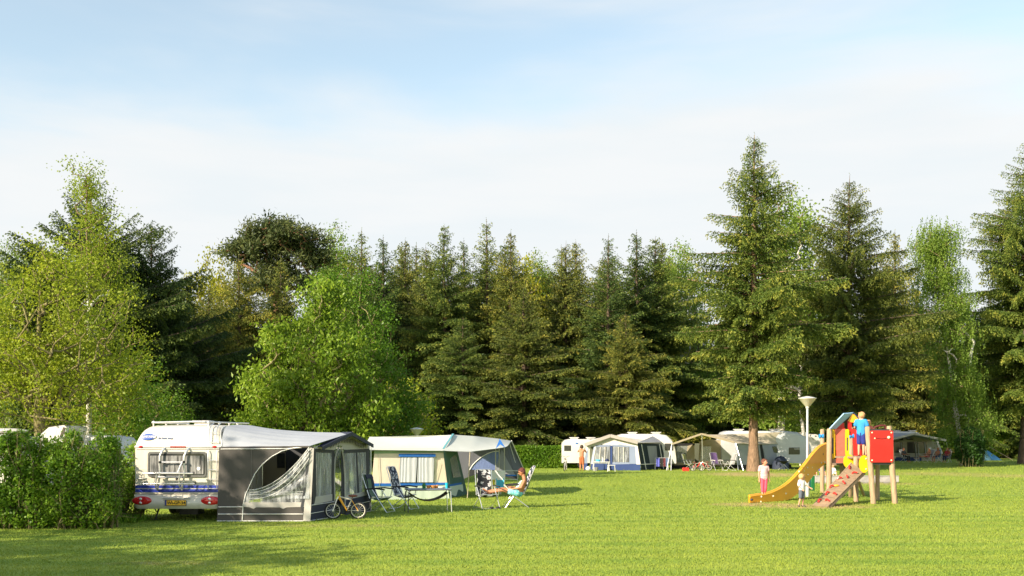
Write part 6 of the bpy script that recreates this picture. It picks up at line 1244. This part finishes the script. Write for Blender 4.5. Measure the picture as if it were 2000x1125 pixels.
def tshirt(sleeve=0.5, low=0.35, mg=0.012, loose=1.0):
    def f(m, J, H):
        nk, ch, pv = V(J['neck']), V(J['chest']), V(J['pelvis']); e = mg
        for s in 'lr':
            sh, hip, el = V(J['sh_'+s]), V(J['hip_'+s]), V(J['el_'+s]); m.capsule(mid(nk, sh, 0.3)-V((0, 0, 0.012*H)), sh, 0.034*H+e*0.5, 0.034*H+e); m.capsule(sh, mid(sh, el, sleeve), 0.034*H+e, 0.031*H+e*1.4)
            m.capsule(mid(ch, sh, 0.35), mid(pv, hip, 0.75), 0.052*H+e, (0.053*H+e)*loose); m.capsule(mid(ch, sh, 0.6), mid(mid(ch, pv), hip, 0.4), 0.045*H+e, 0.047*H+e)
        m.capsule(mid(nk, ch, 0.5), ch, 0.05*H, 0.062*H+e); m.capsule(ch, pv, 0.062*H+e, 0.062*H+e)
    return f
def trousers(leg=0.45, mg=0.012, wide=1.0):
    def f(m, J, H):
        pv = V(J['pelvis']); e = mg; m.capsule(pv+V((0, 0, 0.02*H)), pv, 0.06*H+e, 0.064*H+e)
        for s in 'lr':
            hip, kn, an = V(J['hip_'+s]), V(J['kn_'+s]), V(J['an_'+s]); m.capsule(mid(pv, hip, 0.8)+V((0, 0, 0.015*H)), hip, 0.052*H+e, 0.055*H+e)
            if leg <= 1: m.capsule(hip, hip.lerp(kn, leg), 0.054*H+e, (0.052*(1-leg)+0.036*leg)*H*wide+e)
            else: m.capsule(hip, kn, 0.054*H+e, 0.036*H*wide+e); m.capsule(kn, kn.lerp(an, leg-1), 0.036*H*wide+e, 0.033*H*wide+e)
    return f
def shoes(col):
    def f(m, J, H):
        for s in 'lr': an, toe = V(J['an_'+s]), V(J['toe_'+s]); m.capsule(an-V((0, 0, 0.008*H)), toe, 0.027*H, 0.021*H); m.capsule(an-V((0, 0, 0.01*H)), an+(an-toe)*0.22-V((0, 0, 0.01*H)), 0.027*H, 0.022*H)
    return f
# girl on the slide end
pg_ = P(1493, 963, 35.0); Hh = 1.36
u_ = cat(cl, 0.80)+wv*0.5
gl = V(((1492-1000)/F*35.3, 35.3, u_.z-0.15))
J = stand(Hh, face=(0.55, -1, -0.1), head=(0.012, -.012, .925), kn_r=(.03, -.03, .275), an_r=(.01, .02, .04), toe_r=(.01, -.06, .017), an_l=(-.035, .0, .04), toe_l=(-.04, -.08, .017), kn_l=(-.05, -.02, .275), wr_r=(.155, .01, .50), el_r=(.14, .02, .645))
person('girl in a white and pink striped shirt and pink leggings standing on the slide end', gl, R(12), J, Hh,
       [('shirt', M('striped_shirt', (0.72, 0.68, 0.66), 0.8, 0.05, 6, stretch=(0.2, 0.2, 3.5), rgb2=(0.68, 0.22, 0.25)), tshirt(0.5, mg=0.012)), ('leggings', M('pink_cotton', (0.72, 0.08, 0.14), 0.8, 0.08), trousers(1.35, 0.007))], (0.13, 0.045, 0.025), vox=0.008)
# toddler
g = G(1566, 990); Hh = 1.02
J = stand(Hh, face=(0.9, -0.5, 0.25), up=(0.1, 0, 1), el_r=(.15, -.06, .66), wr_r=(.2, -.16, .6), an_l=(-.1, .05, .05), toe_l=(-.12, .0, .02), kn_l=(-.07, .0, .27), wr_l=(-.11, -.09, .56))
person('fair toddler in a white T-shirt and grey shorts walking below the slide', g, R(38), J, Hh, [('shirt', M('white_cotton', (0.72, 0.70, 0.68), 0.85, 0.05), tshirt(0.7, mg=0.016)), ('shorts', fabric('grey_denim', (0.10, 0.12, 0.15)), trousers(0.85, 0.014, 1.2)), ('shoes', DARKM, shoes(0))], (0.55, 0.33, 0.14), vox=0.008, headr=0.098*Hh)
# boy on the tower
bl0 = V((P(1682, 890, 35.5).x, 35.5, zf+0.26)); Hh = 1.52
J = stand(Hh, face=(0.5, -0.2, 0.02), wr_l=(-.12, -.12, .57), el_l=(-.15, -.01, .65), wr_r=(.12, -.14, .6), el_r=(.15, -.02, .66))
person('fair haired boy in a blue T-shirt and navy shorts standing on the tower, back turned', bl0, R(150), J, Hh, [('shirt', M('blue_cotton', (0.03, 0.24, 0.55), 0.85, 0.08), tshirt(0.6, mg=0.016, loose=1.05)), ('shorts', M('navy_cotton', (0.02, 0.03, 0.2), 0.85, 0.1), trousers(0.85, 0.014, 1.15))], (0.5, 0.27, 0.12), vox=0.009)
J = stand(1.25, face=(0.6, -0.6, 0)); b2 = V((P(1695, 890, 36.0).x, 36.0, zf+0.26))
person('second child on the tower, mostly hidden behind the boy in blue', b2, R(160), J, 1.33, [('shirt', PRF, tshirt(0.6, mg=0.012)), ('shorts', NAV, trousers(0.8))], (0.45, 0.24, 0.1), vox=0.011)
# reading woman: sits facing left, feet on the other chair
Yw = 32.1
def W_(px, py, dy=0): p = P(px, py, Yw+dy); return V((p.x, p.y, p.z))-wl
wl = G(1012, 991); wl = V((wl.x, Yw, 0))
J = dict(head=W_(1019, 922), neck=W_(1024, 934), chest=W_(1023, 943), pelvis=W_(1014, 963), face=(-0.8, -0.25, -0.45), up=(-0.35, -0.05, 1),
         sh_l=W_(1024, 939, -0.17), sh_r=W_(1026, 938, 0.17), el_l=W_(1018, 952, -0.26), el_r=W_(1014, 953, 0.22), wr_l=W_(1000, 955, -0.14), wr_r=W_(998, 951, 0.10), hand_l=(-1, 0.3, 0.15), hand_r=(-1, -0.2, 0.1),
         hip_l=W_(1010, 963, -0.09), hip_r=W_(1010, 963, 0.09), kn_l=W_(983, 957, -0.10), kn_r=W_(981, 955, 0.07), an_l=W_(954, 961.5, -0.07), an_r=W_(951, 960, 0.05), toe_l=W_(944, 955, -0.07), toe_r=W_(940, 955, 0.07))
def wex(t, J, H):
    hc = V(J['head']); m = MB(); m.tube([hc+V((-0.115, -0.055, 0.0)), hc+V((-0.135, -0.02, 0.0)), hc+V((-0.125, 0.04, 0.0))], 0.024, 8); m.tube([hc+V((-0.11, -0.06, 0.005)), hc+V((0.0, -0.09, 0.01))], 0.008, 6); m.build('sunglasses', BLACK, t)
wm = person('sunbathing woman in turquoise shorts reading in the flowered recliner', wl, 0, J, 1.66, [('top', M('pale_blue_top', (0.50, 0.60, 0.62), 0.8, 0.2, 14), lambda m, J, H: (m.capsule(V(J['chest'])+V((-0.03, 0, -0.02)), V(J['pelvis'])+V((-0.03, 0, 0.14)), 0.115, 0.11))), ('shorts', M('turquoise_print', (0.02, 0.42, 0.48), 0.8, 0.15, 25, rgb2=(0.35, 0.62, 0.64)), trousers(0.5, 0.02, 1.2))], (0.10, 0.025, 0.02), SKINT, 0.009, headr=0.115, extra=wex, hairlen=0.2)
m = MB(); c_ = W_(990, 952)+wl; m.box((0, 0, 0), (0.26, 0.30, 0.015), Euler((0, R(40), 0)).to_matrix()); m.box((0.0, 0.0, 0.012), (0.24, 0.29, 0.01), Euler((0, R(48), 0)).to_matrix()); o = m.build('magazine', M('magazine_paper', (0.6, 0.6, 0.58), 0.6, 0.3, 20), None); o.location = c_; tag(o, 'open magazine in the reading woman\'s hands', 'magazine')
m = MB(); m.ball((-0.09, 0, 0.035), (0.07, 0.13, 0.035)); m.ball((0.10, 0.05, 0.035), (0.07, 0.13, 0.035)); o = m.build('slippers', BLACK, None); g = G(966, 994); o.location = g; tag(o, 'pair of black slippers on the grass under the flowered chair', 'slippers')
# drying rack with towels behind the woman
g = G(983, 968); t = thing('drying_rack', 'white drying rack hung with small towels behind the woman', 'drying rack', tuple(g)); k = g.y
m = MB()
for z in (0.95, 0.62): m.tube([(-0.75, 0, z), (0.55, 0, z)], 0.012, 6)
for x in (-0.75, -0.1, 0.55): m.tube([(x, 0, 0.95), (x, 0.2, 0.01)], 0.012, 6); m.tube([(x, 0.2, 0.95), (x, 0, 0.01)], 0.012, 6)
m.build('frame', WHITE, t)
for x, w, z0_, z1_, c in ((-0.52, 0.36, 0.25, 0.62, 'y'), (-0.12, 0.3, 0.22, 0.66, 'c'), (-0.3, 0.75, 0.6, 0.95, 'w'), (0.3, 0.4, 0.75, 0.8, 'b')):
    mt = {'y': M('towel_yellow', (0.75, 0.6, 0.05), 0.9), 'c': M('towel_cyan', (0.08, 0.42, 0.62), 0.9), 'w': M('towel_white', (0.68, 0.68, 0.66), 0.9), 'b': F_BLUE}[c]
    m = MB(); m.grid(lambda u, v: (x-w/2+w*u, -0.03-0.012*math.sin(u*12+z0_*9), z0_+(z1_-z0_)*v), 12, 3, thick=(0, 0.012, 0)); m.build('towel', mt, t)
# man before the blue awning
g = G(1136, 920); Hh = 1.75
J = stand(Hh, face=(0.3, -1, 0.1), wr_l=(-.10, -.14, .84), el_l=(-.17, -.08, .72), wr_r=(.10, -.14, .86), el_r=(.16, -.08, .74), hand_l=(0, -0.5, 1), hand_r=(0, -0.5, 1), kn_l=(-.055, -.03, .275), an_l=(-.075, .02, .04))
person('shirtless man in orange shorts with his back turned, hands up at the blue awning', g, R(165), J, Hh, [('shorts', M('rust_cotton', (0.42, 0.13, 0.05), 0.85, 0.1), trousers(0.95, 0.016, 1.15))], (0.05, 0.03, 0.02), SKINT, 0.012)
# far right group
def sitter(label, px, py, rz, shirt, shorts, hair, k=1.0, stretch=False, skin=None, grp='people sitting before the grey awning', shirtless=False, prop=None):
    H = 1.65; T = dict(head=(0, .20, 1.24), neck=(0, .22, 1.09), chest=(0, .2, .92), pelvis=(0, .08, .54), face=(0, -1, -0.1))
    for s, q in (('l', -1), ('r', 1)):
        T.update({'sh_'+s: (q*.17, .2, 1.03), 'el_'+s: (q*.24, .08, .78), 'wr_'+s: (q*.2, -.16, .74), 'hip_'+s: (q*.09, .02, .52)})
        if stretch: T.update({'kn_'+s: (q*.09, -.42, .56), 'an_'+s: (q*.08, -.82, .50), 'toe_'+s: (q*.09, -.9, .66)})
        else: T.update({'kn_'+s: (q*.11, -.40, .54), 'an_'+s: (q*.11, -.42, .08), 'toe_'+s: (q*.12, -.58, .03)})
    J = {a: V(b) for a, b in T.items()}; g = G(px, py)
    cl_ = [('shorts', shorts, trousers(0.8 if stretch or shirtless else 1.7, 0.014))]
    if not shirtless: cl_.append(('shirt', shirt, tshirt(0.7)))
    person(label, g, rz, J, H, cl_, hair, skin or SKINT, 0.014, detail=False, group=grp)
WCH = M('chair_white', (0.6, 0.6, 0.6), 0.5)
def seat_at(label, px, py, rz, fab, **k): return chair(label, G(px, py), rz, fab, frame=WCH, group='white framed chairs before the grey awning', **k)
seat_at('white framed chair under the person in black', 1768, 903, R(25), GYF); sitter('person in black sitting leftmost before the grey awning', 1768, 903, R(25), BLACK, BLACK, (0.08, 0.04, 0.03))
seat_at('white framed recliner under the sunbather in a white cap', 1812, 903, R(-72), GYF, recline=0.6); sitter('sunbather in a white cap with legs stretched to the left', 1812, 903, R(-72), None, fabric('dark_red_cotton', (0.3, 0.03, 0.03)), (0.7, 0.7, 0.7), stretch=True, shirtless=True)
seat_at('white framed chair with a bright blue back', 1829, 903, R(-60), BLF, recline=0.2); sitter('bare chested sunbather in the blue backed chair', 1829, 903, R(-60), None, NAV, (0.4, 0.2, 0.1), shirtless=True)
seat_at('white framed chair under the rightmost sitter', 1849, 903, R(-50), GYF); sitter('person in dark red sitting rightmost, by the bush', 1849, 903, R(-50), fabric('dark_red_cotton', (0.3, 0.03, 0.03)), NAV, (0.08, 0.04, 0.03))
g = G(1790, 903); t = thing('camping_stool', 'small folding stool beside the person in black', 'stool', tuple(g)); m = MB(); m.grid(lambda u, v: (-0.22+0.44*u, -0.16+0.32*v, 0.42-0.04*math.sin(math.pi*u)), 6, 4, thick=(0, 0, -0.02)); m.build('seat', M('seat_straw', (0.5, 0.3, 0.14)), t); m = MB()
for y in (-0.15, 0.15): m.tube([(-0.22, y, 0.42), (0.24, y, 0.01)], 0.014, 6); m.tube([(0.22, y, 0.42), (-0.24, y, 0.01)], 0.014, 6)
m.build('leg_frame', WCH, t)
# children on the sandpit edge
for i, (px, py, sh_, lab) in enumerate(((1597, 938, RED, 'child in red sitting at the left end of the sandpit edge'), (1614, 939, M('blue_dark', (0.05, 0.06, 0.2)), 'child in dark blue sitting on the sandpit edge behind the post'), (1636, 939, M('white_cotton', (0.7, 0.7, 0.7)), 'fair child sitting on the sandpit edge below the cabin'))):
    g = G(px, py); T = dict(head=(0, 0.0, .78), neck=(0, .02, .66), chest=(0, .03, .55), pelvis=(0, .05, .32), face=(0.3, -1, -0.3))
    for s, q in (('l', -1), ('r', 1)): T.update({'sh_'+s: (q*.11, .03, .61), 'el_'+s: (q*.15, -.05, .45), 'wr_'+s: (q*.1, -.2, .38), 'hip_'+s: (q*.05, .02, .31), 'kn_'+s: (q*.08, -.24, .38), 'an_'+s: (q*.08, -.28, .06), 'toe_'+s: (q*.08, -.38, .03)})
    person(lab, g+V((0, 0.8, 0)), R(10), {a: V(b) for a, b in T.items()}, 1.05, [('shirt', sh_, tshirt(0.7)), ('shorts', sh_, trousers(0.8))], (0.4, 0.25, 0.12), vox=0.012, headr=0.1, detail=False)
# things round the distant awnings
chair('purple high backed chair under the beige canopy', G(1400, 919), R(20), PUR, back=1.2, arm=WHITE)
chair('white folding chair with a blue cushion right of the purple chair', G(1424, 919), R(-70), GYF, back=1.15, frame=WCH)
chair('olive backed chair at the left of the beige canopy', G(1346, 918.5), R(60), OLV, back=1.1)
m = MB(); m.box((0, 0, 0.11), (0.42, 0.32, 0.22)); m.box((0, 0, 0.225), (0.38, 0.28, 0.012)); o = m.build('crate', RED, None, bevel=0.02); o.location = G(1339, 920); tag(o, 'red plastic crate on the grass under the beige canopy', 'crate')
def ctable(label, g, w, d, h_, mat):
    t = thing('folding_table', label, 'table', tuple(g)); m = MB(); m.box((0, 0, h_), (w, d, 0.04)); m.build('table_top', mat, t, bevel=0.01)
    for x in (-1, 1):
        for y in (-1, 1): m = MB(); m.tube([(x*w*0.42, y*d*0.4, h_), (x*w*0.48, y*d*0.45, 0.01)], 0.018, 6); m.build('leg', WCH, t)
    return t
gt = G(1174, 920); ctable('white table with blue things before the navy awning', gt, 1.15, 0.6, 0.62, WCH)
gt2 = G(1186, 920.5); ctable('low white side table right of the laden table, by the navy awning', G(1194, 921), 0.5, 0.45, 0.42, WCH)
small('basin', 'pale blue basin on the white table by the navy awning', 'basin', (gt.x-0.2, gt.y, 0.642), [(0.12, 0), (0.19, 0.14), (0.17, 0.14), (0.1, 0.02)], M('towel_cyan', (0.08, 0.42, 0.62)))
small('bottle', 'white bottle on the white table by the navy awning', 'bottle', (gt.x+0.12, gt.y, 0.642), [(0.05, 0), (0.05, 0.2), (0.02, 0.25), (0.02, 0.3)], WHITE)
small('bag', 'dark blue bag on the white table by the navy awning', 'bag', (gt.x+0.4, gt.y, 0.642), [(0.13, 0), (0.16, 0.08), (0.1, 0.18), (0.03, 0.2)], NAV)
small('ball', 'pale ball on the grass by the navy awning door', 'ball', tuple(G(1149, 920)), [(0.02, 0.0), (0.14, 0.06), (0.18, 0.16), (0.14, 0.27), (0.02, 0.33)], M('towel_white', (0.68, 0.68, 0.66)))
small('bucket', 'grey bucket under the table by the navy awning', 'bucket', tuple(G(1164, 920)), [(0.12, 0.0), (0.17, 0.26), (0.15, 0.26)], GYF)
g = G(1292, 918); t = thing('clothes_rack', 'clothes rack with blue and dark clothes between the two awnings', 'clothes rack', tuple(g)); m = MB()
for x in (-0.45, 0.45): m.tube([(x, -0.15, 0.01), (x, 0, 0.85)], 0.014, 6); m.tube([(x, 0.15, 0.01), (x, 0, 0.85)], 0.014, 6)
for y in (-0.1, 0, 0.1): m.tube([(-0.45, y, 0.85), (0.45, y, 0.85)], 0.012, 6)
m.build('frame', WCH, t)
for x, c, w in ((-0.25, M('cloth_violet', (0.08, 0.09, 0.4)), 0.24), (0.0, BLACK, 0.18), (0.2, M('cloth_maroon', (0.15, 0.03, 0.04)), 0.15), (0.36, M('cloth_steel', (0.1, 0.16, 0.3)), 0.14)):
    m = MB(); m.grid(lambda u, v: (x-w/2+w*u, -0.12-0.02*math.sin(u*10), 0.25+0.6*v), 6, 3, thick=(0, 0.02, 0)); m.build('garment', c, t)
g = G(1531, 919); t = thing('tripod_grill', 'folded black and silver tripod stand before the silver caravan', 'stand', tuple(g)); m = MB()
for a in range(3): m.tube([(0.45*math.cos(a*2.1+0.3), 0.45*math.sin(a*2.1+0.3), 0.01), (0, 0, 0.42), (-0.2*math.cos(a*2.1+0.3), -0.2*math.sin(a*2.1+0.3), 0.62)], 0.016, 6)
m.build('leg_frame', ALU, t); m = MB(); m.lathe([(0.05, 0.45), (0.3, 0.6), (0.32, 0.66), (0.28, 0.66)], 16); m.build('bowl', BLACK, t)
small('beach_shelter', 'dark round pop-up shelter beside the silver caravan', 'shelter', tuple(G(1528, 917)+V((0, 0.5, 0))), [(0.6, 0), (0.58, 0.4), (0.4, 0.76), (0.2, 0.92), (0.02, 0.96)], fabric('shelter_dark', (0.03, 0.04, 0.07)))
